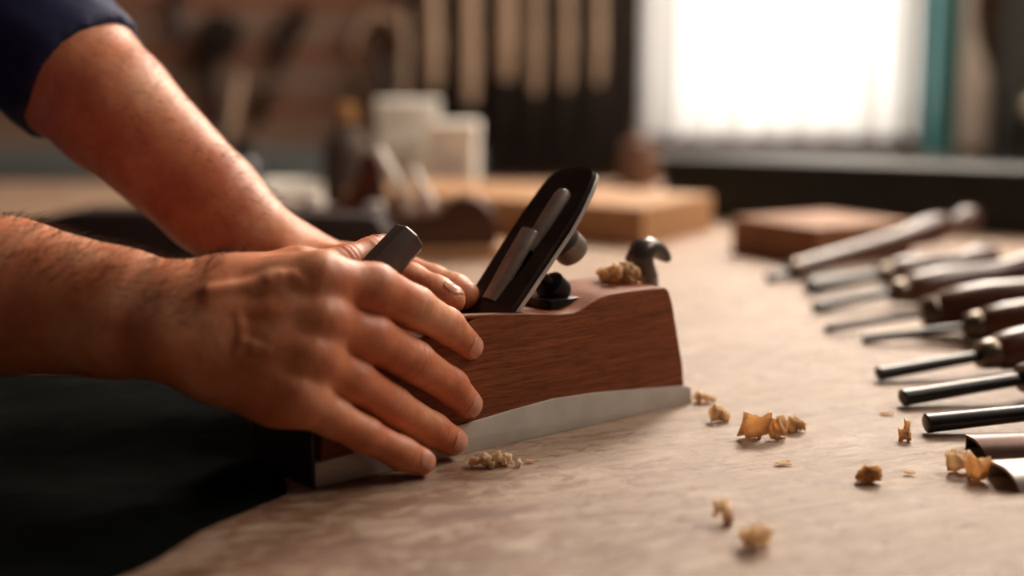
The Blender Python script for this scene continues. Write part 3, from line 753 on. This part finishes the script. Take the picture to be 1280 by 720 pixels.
# things hung on the planks
def wl(px, py, Y=2.975): return P(px, py, Y)
def hung(name, label, cat, px, py): return thing(name, label, cat, tuple(wl(px, py)))
def rel(px, py, o): q = wl(px, py); return Vector((q.x-o.location.x, 0, q.z-o.location.z))
t = hung('hand_saw', 'dark saw with slanting handle hung high on the plank wall', 'saw', 365, 30)
MB().tube([rel(*q, t) for q in ((384, 8), (374, 34), (366, 52), (352, 62), (346, 44), (360, 24), (376, 12))], .010, 10).build('handle', M['tool_dark'], t)
MB().prism([rel(*q, t) for q in ((362, 52), (376, 46), (352, 92), (338, 84))], (0, .003, 0)).build('blade', M['tool_dark'], t)
t = hung('wooden_mallet', 'dark mallet hung left of the slanting saw on the plank wall', 'mallet', 282, 50)
MB().prism([rel(*q, t)+Vector((0, -.03, 0)) for q in ((268, 14), (308, 30), (296, 66), (256, 78), (252, 50))], (0, .05, 0)).build('head', M['tool_dark'], t, .006)
MB().tube([rel(*q, t) for q in ((262, 60), (268, 120), (280, 180))], .011, 12).build('handle', M['tool_dark'], t)
t = hung('hanging_hammer', 'small dark hammer near the sleeve on the plank wall', 'hammer', 225, 30)
MB().tube([rel(*q, t) for q in ((216, 0), (222, 24), (230, 44))], [.010, .011, .014], 12).build('handle', M['tool_dark'], t)
MB().tube([rel(*q, t) for q in ((214, -8), (232, -10))], .013, 12).build('head', M['tool_dark'], t)
t = hung('wooden_brace', 'tan curved brace hung between the saw and the rack', 'brace', 470, 30)
MB().tube([rel(*q, t) for q in ((440, 62), (446, 40), (456, 26), (470, 18), (486, 22), (498, 34), (508, 48))], [.009, .010, .012, .013, .014, .016, .014], 14).build('crank', M['tool_wood'], t)
MB().tube([rel(*q, t) for q in ((508, 48), (512, 62))], [.016, .012], 12).build('head', M['tool_wood'], t)
t = hung('hanging_spokeshave', 'tan slim spokeshave hanging over the dark end of the mallet handle', 'spokeshave', 300, 150); t.location.y -= .05
MB().tube([rel(*q, t) for q in ((306, 92), (300, 120), (294, 150), (288, 178))], [.008, .010, .012, .008], 12).build('grip', M['tool_wood'], t)
MB().tube([rel(*q, t) for q in ((290, 176), (286, 196))], [.006, .005], 12).build('tang', M['tool_dark'], t)
t = hung('hanging_square', 'dark try square hung low on the plank wall above the grey ledge', 'square', 332, 130)
MB().prism([rel(*q, t) for q in ((322, 110), (336, 108), (334, 152), (322, 154))], (0, .014, 0)).build('stock', M['tool_dark'], t, .002)
MB().prism([rel(*q, t)+Vector((0, .005, 0)) for q in ((322, 110), (322, 118), (352, 116), (352, 108))], (0, .003, 0)).build('blade', M['tool_dark'], t)
t = hung('bow_saw', 'brown wooden bow saw frame leaning beside the tool rack', 'saw', 490, 90); t.location.y -= .045
MB().tube([rel(*q, t) for q in ((470, 60), (480, 90), (500, 122))], .012, 12).build('frame', M['tool_dark'], t)
MB().tube([rel(*q, t) for q in ((505, 10), (508, 60), (506, 122))], .009, 12).build('cheek', M['tool_wood'], t)

# ------------------------------------------------------------------ the worker: implicit surfaces
def vec(p): return np.array([p[0], p[1], p[2]], dtype=np.float32)
def smin(a, b, k):
    h = np.maximum(k-np.abs(a-b), 0)/k
    return np.minimum(a, b) - h*h*(k*.25)
def smax(a, b, k): return -smin(-a, -b, k)
class Grid:
    def __init__(s, xs, ys, zs):
        s.ax = [np.asarray(q, dtype=np.float32) for q in (xs, ys, zs)]
    def new(s): return np.full([len(q) for q in s.ax], .05, dtype=np.float32)
    def sub(s, lo, hi):
        sl = []
        for q, l, h in zip(s.ax, lo, hi):
            i0 = max(int(np.searchsorted(q, l))-1, 0); i1 = min(int(np.searchsorted(q, h))+1, len(q)); sl.append(slice(i0, i1))
        ok = all(x.stop-x.start > 1 for x in sl)
        X = s.ax[0][sl[0]][:, None, None]; Y = s.ax[1][sl[1]][None, :, None]; Z = s.ax[2][sl[2]][None, None, :]
        return ok, tuple(sl), X, Y, Z
def cone_d(X, Y, Z, a, b, r1, r2, n=None, fl=1.0):
    ba = b-a; L2 = float(ba @ ba) + 1e-12
    dx = X-a[0]; dy = Y-a[1]; dz = Z-a[2]
    t = np.clip((dx*ba[0]+dy*ba[1]+dz*ba[2])/L2, 0, 1)
    qx = dx-t*ba[0]; qy = dy-t*ba[1]; qz = dz-t*ba[2]
    q2 = qx*qx+qy*qy+qz*qz
    if n is not None:
        qn = qx*n[0]+qy*n[1]+qz*n[2]; q2 = q2 + (fl*fl-1)*qn*qn
    return np.sqrt(q2) - (r1+(r2-r1)*t)
def put(g, F, a, b, r1, r2, k, n=None, fl=1.0):
    a = vec(a); b = vec(b); pad = max(r1, r2)+k*1.05+.002
    lo = np.minimum(a, b)-pad; hi = np.maximum(a, b)+pad
    ok, sl, X, Y, Z = g.sub(lo, hi)
    if ok: F[sl] = smin(F[sl], cone_d(X, Y, Z, a, b, r1, r2, n, fl), k)
def chain_d(X, Y, Z, pts, rad, k):
    D = None
    for i in range(len(pts)-1):
        d = cone_d(X, Y, Z, vec(pts[i]), vec(pts[i+1]), rad[i], rad[i+1])
        D = d if D is None else smin(D, d, k)
    return D
def put_chain(g, F, pts, rad, kin, kout, mod=None):
    P_ = np.array([vec(p) for p in pts]); pad = max(rad)+kout+.003
    ok, sl, X, Y, Z = g.sub(P_.min(0)-pad, P_.max(0)+pad)
    if ok:
        D = chain_d(X, Y, Z, pts, rad, kin)
        if mod: D = mod(X, Y, Z, D)
        F[sl] = smin(F[sl], D, kout)
def surface(g, F):
    xs, ys, zs = g.ax
    ins = F < 0
    nx, ny, nz = F.shape
    cnt = np.zeros((nx-1, ny-1, nz-1), np.int8)
    for i in (0, 1):
        for j in (0, 1):
            for k in (0, 1): cnt += ins[i:nx-1+i, j:ny-1+j, k:nz-1+k]
    act = (cnt > 0) & (cnt < 8)
    I, J, K = np.nonzero(act)
    idx = np.full(act.shape, -1, np.int32); idx[I, J, K] = np.arange(len(I))
    S_ = np.zeros((len(I), 3)); n_ = np.zeros(len(I))
    corners = [(0,0,0),(1,0,0),(0,1,0),(1,1,0),(0,0,1),(1,0,1),(0,1,1),(1,1,1)]
    val = [F[I+c[0], J+c[1], K+c[2]].astype(np.float64) for c in corners]
    pos = [np.stack([xs[I+c[0]], ys[J+c[1]], zs[K+c[2]]], 1).astype(np.float64) for c in corners]
    for a, b in ((0,1),(2,3),(4,5),(6,7),(0,2),(1,3),(4,6),(5,7),(0,4),(1,5),(2,6),(3,7)):
        m = (val[a] < 0) != (val[b] < 0)
        t = val[a][m]/(val[a][m]-val[b][m])
        S_[m] += pos[a][m] + (pos[b][m]-pos[a][m])*t[:, None]; n_[m] += 1
    V = S_/n_[:, None]
    faces = []
    for axis in range(3):
        sl0 = [slice(1, -1)]*3; sl1 = [slice(1, -1)]*3
        sl0[axis] = slice(0, -1); sl1[axis] = slice(1, None)
        a = ins[tuple(sl0)]; b = ins[tuple(sl1)]
        m = a != b
        q = np.nonzero(m); flip = a[q]
        base = [q[0]+(1 if axis != 0 else 0), q[1]+(1 if axis != 1 else 0), q[2]+(1 if axis != 2 else 0)]
        u, v = [(1, 2), (2, 0), (0, 1)][axis]
        def c(du, dv):
            ix = [base[0].copy(), base[1].copy(), base[2].copy()]
            ix[u] = ix[u]-du; ix[v] = ix[v]-dv
            return idx[ix[0], ix[1], ix[2]]
        Q = np.stack([c(1, 1), c(0, 1), c(0, 0), c(1, 0)], 1)
        Q[~flip] = Q[~flip][:, ::-1]
        faces.append(Q)
    Fq = np.concatenate(faces); Fq = Fq[(Fq >= 0).all(1)]
    return V, Fq
def mesh_np(name, V, Fq, mat, parent, off, relax=1):
    # light relaxation removes grid stair-steps
    E = np.concatenate([Fq[:, [0, 1]], Fq[:, [1, 2]], Fq[:, [2, 3]], Fq[:, [3, 0]]]); 
    for _ in range(relax):
        acc = np.zeros_like(V); n_ = np.zeros(len(V))
        for c_ in range(3): acc[:, c_] = np.bincount(E[:, 0], V[E[:, 1], c_], len(V)) + np.bincount(E[:, 1], V[E[:, 0], c_], len(V))
        n_ = np.bincount(E[:, 0], minlength=len(V)) + np.bincount(E[:, 1], minlength=len(V))
        V = V*.5 + .5*acc/np.maximum(n_, 1)[:, None]
    me = bpy.data.meshes.new(name); V = V - np.array(off)
    me.vertices.add(len(V)); me.vertices.foreach_set('co', V.astype(np.float32).ravel())
    me.loops.add(len(Fq)*4); me.loops.foreach_set('vertex_index', Fq.astype(np.int32).ravel())
    me.polygons.add(len(Fq)); me.polygons.foreach_set('loop_start', np.arange(len(Fq), dtype=np.int32)*4)
    me.polygons.foreach_set('loop_total', np.full(len(Fq), 4, np.int32))
    me.polygons.foreach_set('use_smooth', np.ones(len(Fq), bool))
    me.update(); me.validate()
    me.materials.append(mat)
    o = bpy.data.objects.new(name, me); C.objects.link(o); o.parent = parent
    return o
def axis(*segs):
    """segments (start, end, step) -> rectilinear coordinates"""
    out = []
    for a, b, st in segs:
        n_ = max(1, int(round((b-a)/st))); out += [a+(b-a)*i/n_ for i in range(n_)]
    out.append(segs[-1][1]); return out

root_off = Vector((-.66, .80, -BENCH))
person = thing('person', 'person in a dark navy shirt leaning in from the left, both hands on the plane', 'person', root_off)

# ---- near (right) hand joints, from where they show in the photograph
IDX = [P(402, 352, .657), P(468, 360, .668), P(519, 384, .684), P(559, 408, .704), P(584, 432, .7155)]
MID = [P(402, 402, .650), P(462, 421, .664), P(517, 452, .682), P(563, 483, .702), P(583, 504, .7125)]
RNG = [P(390, 448, .643), P(440, 474, .655), P(490, 507, .671), P(541, 538, .689), P(565, 551, .6975)]
PNK = [P(374, 497, .638), P(415, 521, .644), P(456, 544, .652), P(502, 567, .662), P(526, 577, .667)]
THB = [P(300, 358, .680), P(372, 344, .694), P(402, 340, .704), P(432, 330, .715), P(466, 316, .730), P(480, 309, .737)]
R_ = {'i': [.0125, .0119, .0101, .0090, .0080], 'm': [.0125, .0119, .0102, .0091, .0081], 'r': [.012, .0105, .0094, .0086, .0077], 'p': [.0115, .0094, .0084, .0078, .0071],
      't': [.015, .0125, .0108, .0096, .0082, .0066]}
WR = P(222, 403, .655)
DOR = (Vector((.12, -.86, .50))).normalized()      # dorsal direction of the near hand
ELN = P(-190, 340, .690)
SHN = Vector((-.60, .60, .42)); SHF = Vector((-.58, 1.02, .44))
# ---- far (left) hand
WRF = P(338, 322, .830); ELF = P(-12, -8, .915)
DOF_ = Vector((.1, -.1, .99)).normalized()
FA = [P(424, 336, .800), P(466, 340, .785), P(512, 352, .760), P(545, 366, .744), P(563, 375, .736)]
FB = [P(438, 332, .830), P(490, 336, .812), P(540, 354, .785), P(568, 363, .772), P(581, 369, .764)]
FC = [P(430, 336, .850), P(480, 350, .850), P(520, 372, .842), P(535, 388, .830), P(540, 396, .825)]
FD = [P(415, 342, .862), P(458, 360, .868), P(490, 382, .860), P(505, 396, .850), P(510, 402, .845)]
FT = [P(370, 345, .795), P(410, 365, .775), P(440, 380, .760), P(462, 392, .748)]

def groove(joint, axis_dir, dors, n_, sp, amp, sig):
    j = vec(joint); a = vec(axis_dir.normalized()); d_ = vec(dors)
    def m(X, Y, Z, D):
        dx = X-j[0]; dy = Y-j[1]; dz = Z-j[2]
        s = dx*a[0]+dy*a[1]+dz*a[2]; q = dx*d_[0]+dy*d_[1]+dz*d_[2]
        lat = np.clip((q-.001)/.005, 0, 1)
        g_ = 0
        curve = .10*(q*0+1)
        for i in range(n_):
            o_ = (i-(n_-1)/2)*sp
            g_ = g_ + np.exp(-((s-o_)/sig)**2)
        # slight swelling around the joint, creases cut in it
        return D - .0003*np.exp(-(s/.007)**2)*lat + amp*g_*lat
    return m
def finger(g, F, pts, rad, dors, kout=.0012):
    a1 = Vector(pts[3])-Vector(pts[1]); a2 = Vector(pts[-1])-Vector(pts[2])
    m1 = groove(pts[2], a1, dors, 3, .0030, .00055, .0009); m2 = groove(pts[3], a2, dors, 2, .0024, .0004, .0008)
    put_chain(g, F, pts, rad, .0035, kout, lambda X, Y, Z, D: m2(X, Y, Z, m1(X, Y, Z, D)))

g = Grid(axis((-.86, -.37, .007), (-.37, -.24, .0022), (-.24, -.145, .0014), (-.145, -.005, .00085)),
         axis((.44, .60, .007), (.60, .63, .0016), (.63, .745, .00085), (.745, .92, .0016), (.92, 1.16, .007)),
         axis((-.006, .115, .00085), (.115, .28, .0019), (.28, .86, .007)))
# near arm + hand
PA = g.new()
nD = vec(DOR)
# forearm
fm = ELN.lerp(WR, .5); fq = ELN.lerp(WR, .22); fw = ELN.lerp(WR, .82)
put(g, PA, ELN, fq, .041, .0412, .004); put(g, PA, fq, fm, .0412, .0380, .004)
put(g, PA, fm, fw, .0380, .0312, .004, nD, 1.03); put(g, PA, fw, WR, .0312, .0280, .005, nD, 1.12)
put(g, PA, ELN, SHN, .044, .058, .04)
# carpus and metacarpals
W2 = P(268, 408, .652)
put(g, PA, WR, W2, .0280, .0255, .006, nD, 1.15)
for pt, wo, r0, r1, kk in ((IDX[0], P(296, 372, .660), .0180, .0122, .008), (MID[0], P(288, 396, .654), .018, .0122, .008), (RNG[0], P(282, 422, .650), .018, .0118, .008), (PNK[0], P(274, 446, .648), .0170, .0114, .009)):
    put(g, PA, W2, wo, .022, r0, .010, nD, 1.15); put(g, PA, wo, pt, r0, r1, kk)
# fill between metacarpals on the palm side and the heel of the hand
for a_, b_ in ((IDX[0], MID[0]), (MID[0], RNG[0]), (RNG[0], PNK[0])):
    put(g, PA, a_+Vector((-.012, .003, -.001)), b_+Vector((-.012, .003, .0)), .0118, .0114, .010)
for a_, b_ in ((IDX[0], MID[0]), (MID[0], RNG[0]), (RNG[0], PNK[0])):
    m1_ = W2.lerp(a_, .62); m2_ = W2.lerp(b_, .62); put(g, PA, m1_, m2_, .0150, .0145, .010)
put(g, PA, P(268, 450, .652), P(352, 494, .648), .017, .0125, .014)
put(g, PA, P(275, 372, .672), THB[1], .019, .0135, .014)      # thenar
put(g, PA, P(330, 372, .676), P(385, 362, .678), .014, .011, .014)
FI = g.new()
finger(g, FI, IDX, R_['i'], DOR); finger(g, FI, MID, R_['m'], DOR); finger(g, FI, RNG, R_['r'], DOR); finger(g, FI, PNK, R_['p'], DOR)
tdor = Vector((-.1, -.25, .95)).normalized()
finger(g, FI, THB[1:], R_['t'][1:], tdor)
# knuckles: bony heads and extensor tendons
H = smin(PA, FI, .0075); del PA, FI
def ridge(pts, r, k):
    for i in range(len(pts)-1): put(g, H, pts[i], pts[i+1], r[i] if hasattr(r, '__len__') else r, r[i+1] if hasattr(r, '__len__') else r, k)
for pt, r0, off in ((IDX[0], .0082, .0052), (MID[0], .0082, .0053), (RNG[0], .0074, .0048), (PNK[0], .0070, .0046)):
    c_ = pt + DOR*off; put(g, H, c_, c_+Vector((.003, .0005, -.001)), r0, r0*.9, .010)
wd0 = WR + DOR*.0185
for pt, s_ in ((IDX[0], 6), (MID[0], 2), (RNG[0], -3), (PNK[0], -8)):
    e_ = pt + DOR*.0115; st = W2 + DOR*.0190 + Vector((0, .0, s_*.0016))
    m_ = st.lerp(e_, .55) - DOR*.0012
    ridge([st, m_, e_], [.0014, .0018, .0018], .0070)
# ulnar knob of the wrist and veins
put(g, H, P(212, 432, .636), P(206, 430, .638), .0105, .010, .014)
def vein(pts, r, depth):
    # project each point onto the skin: march from the camera side
    out = []
    for px, py in pts:
        dr = ray(px, py); Yq = np.arange(.56, .70, .0006); best = None
        for y_ in Yq:
            p = CAM + dr*(y_/dr.y)
            ii = [min(max(int(np.searchsorted(g.ax[c_], p[c_])), 0), len(g.ax[c_])-1) for c_ in range(3)]
            if H0[ii[0], ii[1], ii[2]] < 0: best = p; break
        if best is not None: out.append(best + dr.normalized()*(depth+.0004))
    for i in range(len(out)-1): put(g, H, out[i], out[i+1], r, r, .0034)
H0 = H.copy()
vein([(298, 440), (303, 426), (301, 408), (297, 394)], .0010, .0009)
vein([(303, 426), (318, 433), (336, 438)], .0009, .0010)
vein([(338, 352), (352, 346), (366, 345), (376, 352)], .0012, .0007)
del H0
# far arm + hand
PB = g.new()
fm = ELF.lerp(WRF, .45); fw = ELF.lerp(WRF, .8)
put(g, PB, ELF, ELF.lerp(WRF, .3), .0440, .0430, .004); put(g, PB, ELF.lerp(WRF, .3), fm, .0430, .0392, .006); put(g, PB, fm, fw, .0392, .0312, .006); put(g, PB, fw, WRF, .0312, .0262, .006)
put(g, PB, ELF, SHF, .044, .058, .04)
nF = vec(DOF_)
for q, r1 in ((FA, .0125), (FB, .012), (FC, .0115), (FD, .011)):
    put(g, PB, WRF, q[0], .0185, r1, .014)
put(g, PB, WRF, FT[0], .017, .014, .014)
FI = g.new()
for q, k_ in ((FA, 'i'), (FB, 'm'), (FC, 'r'), (FD, 'p')): finger(g, FI, q, R_[k_], DOF_)
put_chain(g, FI, FT, [.0135, .0125, .0105, .0090], .004, .0012)
H2 = smin(PB, FI, .006); del PB, FI
H = np.minimum(H, H2); del H2
# shoulders, chest, neck, head (outside the frame, joins both arms into one body)
put(g, H, SHN+Vector((-.02, .02, 0)), SHF+Vector((-.02, -.02, 0)), .075, .075, .06)
put(g, H, Vector((-.66, .80, .30)), Vector((-.64, .80, .40)), .125, .11, .08)
put(g, H, Vector((-.60, .80, .44)), Vector((-.555, .80, .56)), .058, .055, .04)
put(g, H, Vector((-.545, .80, .64)), Vector((-.53, .80, .70)), .075, .083, .05)
put(g, H, Vector((-.50, .80, .60)), Vector((-.48, .80, .585)), .040, .030, .04)     # jaw and chin
put(g, H, Vector((-.452, .80, .655)), Vector((-.435, .80, .628)), .008, .013, .012)  # nose
put(g, H, Vector((-.462, .80, .605)), Vector((-.460, .80, .603)), .012, .012, .010)  # lips
for s_ in (-1, 1): put(g, H, Vector((-.55, .80+s_*.078, .665)), Vector((-.548, .80+s_*.08, .635)), .012, .009, .008)
V, Fq = surface(g, H)
body_o = mesh_np('body', V, Fq, M['skin'], person, root_off, 1)
del H, V, Fq

# ---- nails
def nail(pts, rad, dors, ln, wd_, shift=.0004, name='fingernail', lat=0):
    a = (Vector(pts[-1])-Vector(pts[-2])).normalized(); d_ = Vector(dors); d_ = (d_-a*d_.dot(a)).normalized(); l = a.cross(d_)
    if lat: d_ = (d_+l*lat).normalized(); l = a.cross(d_)
    c = Vector(pts[-1]) + a*shift
    cc = c + d_*rad[-1]
    R0 = .0095
    gg = Grid(*[axis((cc[i]-R0, cc[i]+R0, .00032)) for i in range(3)])
    X = gg.ax[0][:, None, None]; Y = gg.ax[1][None, :, None]; Z = gg.ax[2][None, None, :]
    D = chain_d(X, Y, Z, pts[1:], rad[1:], .0035)
    dx = X-c[0]; dy = Y-c[1]; dz = Z-c[2]
    s = dx*a[0]+dy*a[1]+dz*a[2]; q = dx*l[0]+dy*l[1]+dz*l[2]; dd_ = dx*d_[0]+dy*d_[1]+dz*d_[2]
    reg = (((np.abs(s)/ln)**2.6 + (np.abs(q)/wd_)**2.6)**(1/2.6)-1)*wd_
    sh = smax(smax(D-.00055, -(D+.0010), .0003), reg, .0004); sh = np.maximum(sh, -dd_)
    V, Fq = surface(gg, sh)
    return mesh_np(name, V, Fq, M['nail'], person, root_off, 2)
nd = Vector((.16, -.88, .42)).normalized()
nail(IDX, R_['i'], nd, .0060, .0056); nail(MID, R_['m'], nd, .0060, .0057); nail(RNG, R_['r'], nd, .0056, .0052); nail(PNK, R_['p'], Vector((.3, -.8, .45)).normalized(), .0050, .0045)
nail(FA, R_['i'], Vector((.3, -.1, .95)), .0058, .0054)
nail(THB, R_['t'], Vector((.1, .2, .95)), .0065, .0058)

# ---- short dark hairs along the top of both forearms
hv = []; hf = []
from mathutils.bvhtree import BVHTree
bt = BVHTree.FromObject(body_o, bpy.context.evaluated_depsgraph_get()) if False else None
me = body_o.data
nv = len(me.vertices); co = np.empty(nv*3, np.float32); me.vertices.foreach_get('co', co); co = co.reshape(-1, 3) + np.array(root_off, np.float32)
no = np.empty(nv*3, np.float32); me.vertices.foreach_get('normal', no); no = no.reshape(-1, 3)
def hairs(a, b, cnt, r_max, seed, zmin, ln=(.004, .009)):
    rr = np.random.default_rng(seed); a = vec(a); b = vec(b); ba = b-a
    t = ((co-a) @ ba)/(ba @ ba)
    dist = np.linalg.norm(co-(a+np.clip(t, 0, 1)[:, None]*ba), axis=1)
    sel = np.nonzero((t > 0) & (t < 1) & (dist < r_max) & (no[:, 2] > zmin))[0]
    if not len(sel): return
    ch = rr.choice(sel, min(cnt, len(sel)), replace=False)
    dirn = ba/np.linalg.norm(ba)
    for i in ch:
        p = Vector(co[i]); n_ = Vector(no[i]); L_ = rr.uniform(*ln)
        d_ = (n_*.55 + Vector(dirn)*rr.uniform(.5, 1) + Vector(rr.normal(0, .25, 3))).normalized()
        d2 = (d_ + Vector(dirn)*.5 - n_*.2).normalized()
        s_ = d_.cross(n_).normalized()*.00011; u_ = s_.cross(d_).normalized()*.00011
        b_ = len(hv)
        for q, w_ in ((p-n_*.0005, 1), (p+d_*L_*.5, .8), (p+d_*L_*.5+d2*L_*.5, .2)):
            hv.extend([q+s_*w_, q-s_*.5*w_+u_*w_, q-s_*.5*w_-u_*w_])
        for k in (0, 3):
            for e in range(3): hf.append((b_+k+e, b_+k+(e+1) % 3, b_+k+3+(e+1) % 3, b_+k+3+e))
hairs(ELN.lerp(WR, .15), W2, 1500, .055, 1, .45); hairs(ELF.lerp(WRF, .1), ELF.lerp(WRF, .95), 700, .055, 2, .2)
ho = mk('arm_hair', [Vector(q)-root_off for q in hv], hf, M['hair'], person); ho['kind'] = 'stuff'

# ---- shirt, trousers, shoes, head hair
from mathutils import noise as mnoise
def wrinkle(V, amp, sc):
    out = V.copy()
    for i in range(len(V)):
        p = Vector(V[i]); n_ = mnoise.noise(p*sc) + .5*mnoise.noise(p*sc*2.3+Vector((3, 1, 7)))
        out[i, 2] += amp*n_; out[i, 0] += amp*.6*mnoise.noise(p*sc+Vector((9, 0, 0)))
    return out
gs = Grid(axis((-.92, -.40, .006), (-.40, -.19, .004)), axis((.44, 1.20, .005)), axis((-.15, .56, .006)))
Fs = gs.new()
put(gs, Fs, SHN+Vector((-.02, .02, 0)), SHF+Vector((-.02, -.02, 0)), .092, .092, .06)
put(gs, Fs, Vector((-.68, .72, -.2)), Vector((-.66, .71, .34)), .155, .15, .06); put(gs, Fs, Vector((-.68, .88, -.2)), Vector((-.66, .89, .34)), .155, .15, .06)
put(gs, Fs, SHN, ELN.lerp(SHN, .10), .078, .066, .04)
cut_f = ELF.lerp(WRF, .345)
put(gs, Fs, SHF, ELF, .080, .056, .05); put(gs, Fs, ELF, cut_f+(WRF-ELF)*.05, .054, .0470, .006)
# cuff cut plane on the far sleeve
ok, sl, X, Y, Z = gs.sub(Vector(cut_f)-Vector((.09, .09, .09)), Vector(cut_f)+Vector((.09, .09, .09)))
n_ = (WRF-ELF).normalized(); pl_ = (X-cut_f[0])*n_[0]+(Y-cut_f[1])*n_[1]+(Z-cut_f[2])*n_[2]
Fs[sl] = np.maximum(Fs[sl], pl_)
# neck opening
ok, sl, X, Y, Z = gs.sub((-.72, .70, .46), (-.45, .90, .56))
Fs[sl] = np.maximum(Fs[sl], -(np.sqrt((X+.595)**2+(Y-.80)**2)-.066))
V, Fq = surface(gs, Fs); V = wrinkle(V, .006, 22)
mesh_np('shirt', V, Fq, M['navy'], person, root_off, 1)
gs = Grid(axis((-.90, -.46, .008)), axis((.55, 1.05, .008)), axis((-.84, -.02, .008)))
Fs = gs.new()
put(gs, Fs, Vector((-.68, .72, -.22)), Vector((-.68, .88, -.22)), .145, .145, .05)
for y in (.71, .89): put(gs, Fs, Vector((-.68, y, -.25)), Vector((-.68, y, -.82)), .085, .058, .05)
gs_F = np.maximum(Fs, (gs.ax[2][None, None, :]+.12))
V, Fq = surface(gs, gs_F); V = wrinkle(V, .005, 16); mesh_np('trousers', V, Fq, M['trouser'], person, root_off, 1)
for y in (.71, .89):
    gs = Grid(axis((-.78, -.45, .006)), axis((y-.07, y+.07, .006)), axis((-.862, -.74, .006)))
    Fs = gs.new(); put(gs, Fs, Vector((-.70, y, -.815)), Vector((-.53, y, -.83)), .043, .034, .02); put(gs, Fs, Vector((-.69, y, -.80)), Vector((-.69, y, -.77)), .042, .046, .02)
    Fs = np.maximum(Fs, -(gs.ax[2][None, None, :]+.858)); Fs = np.maximum(Fs, gs.ax[2][None, None, :]+.75)
    V, Fq = surface(gs, Fs); mesh_np('shoe', V, Fq, M['black_leather'], person, root_off, 1)
gs = Grid(axis((-.66, -.42, .006)), axis((.68, .92, .006)), axis((.56, .82, .006)))
Fs = gs.new(); put(gs, Fs, Vector((-.555, .80, .67)), Vector((-.540, .80, .712)), .086, .088, .05)
X = gs.ax[0][:, None, None]; Z = gs.ax[2][None, None, :]
Fs = np.maximum(Fs, (X+.50)-.9*(Z-.70)); Fs = np.maximum(Fs, -(Z-.61-.1*(X+.56)))
V, Fq = surface(gs, Fs); mesh_np('hair', V, Fq, M['hair'], person, root_off, 1)
for s_ in (-1, 1):
    MB().lathe([(0, .004), (.003, .009), (.007, .0115), (.012, .0115), (.016, .008), (.0175, .002)], Vector((-.476, .80+s_*.031, .668))-root_off, Vector((-.40, .80+s_*.031, .664))-root_off, 16).build('eye', M['white_card'], person)

# ------------------------------------------------------------------ light
def area(name, loc, target, sx, sy, energy, col):
    l = bpy.data.lights.new(name, 'AREA'); l.shape = 'RECTANGLE'; l.size = sx; l.size_y = sy; l.energy = energy; l.color = col
    o = bpy.data.objects.new(name, l); C.objects.link(o); o.location = loc
    d_ = Vector(target)-Vector(loc); o.rotation_euler = d_.to_track_quat('-Z', 'Y').to_euler(); return o
area('side_window_daylight', (XR-.01, (SY0+SY1)/2, (SZ0+SZ1)/2), (0, (SY0+SY1)/2, (SZ0+SZ1)/2), SY1-SY0-.1, SZ1-SZ0-.1, 62, (1, .87, .72))
area('back_window_daylight', ((WX0+WX1)/2, YB+.035, (WZ0+WZ1)/2), ((WX0+WX1)/2, 0, (WZ0+WZ1)/2), WX1-WX0-.08, WZ1-WZ0-.08, 3.6, (1, .93, .84))
area('upper_window_daylight', ((UX0+UX1)/2, YB-.01, (UZ0+UZ1)/2), ((UX0+UX1)/2-.35, 0, (UZ0+UZ1)/2-1.3), UX1-UX0-.1, UZ1-UZ0-.1, 125, (1, .87, .72))
w = bpy.data.worlds.new('sky'); bpy.context.scene.world = w; w.use_nodes = True
w.node_tree.nodes['Background'].inputs[0].default_value = (.9, .92, 1, 1); w.node_tree.nodes['Background'].inputs[1].default_value = 2.0

# ------------------------------------------------------------------ camera
cd = bpy.data.cameras.new('camera'); cam = bpy.data.objects.new('camera', cd); C.objects.link(cam)
cam.location = CAM; cam.rotation_euler = (PI/2-PITCH, 0, 0)
cd.sensor_width = 36; cd.lens = FPX/1280*36; cd.clip_start = .01
cd.dof.use_dof = True; cd.dof.focus_distance = .735; cd.dof.aperture_fstop = 2.6
bpy.context.scene.camera = cam

for o in bpy.data.objects:
    if o.parent is None: o.location.z += BENCH
sc = bpy.context.scene
sc.view_settings.view_transform = 'Standard'; sc.view_settings.look = 'None'; sc.view_settings.gamma = 1; sc.view_settings.exposure = 0
sc.view_settings.use_curve_mapping = False
sc.cycles.max_bounces = 6; sc.cycles.use_denoising = True
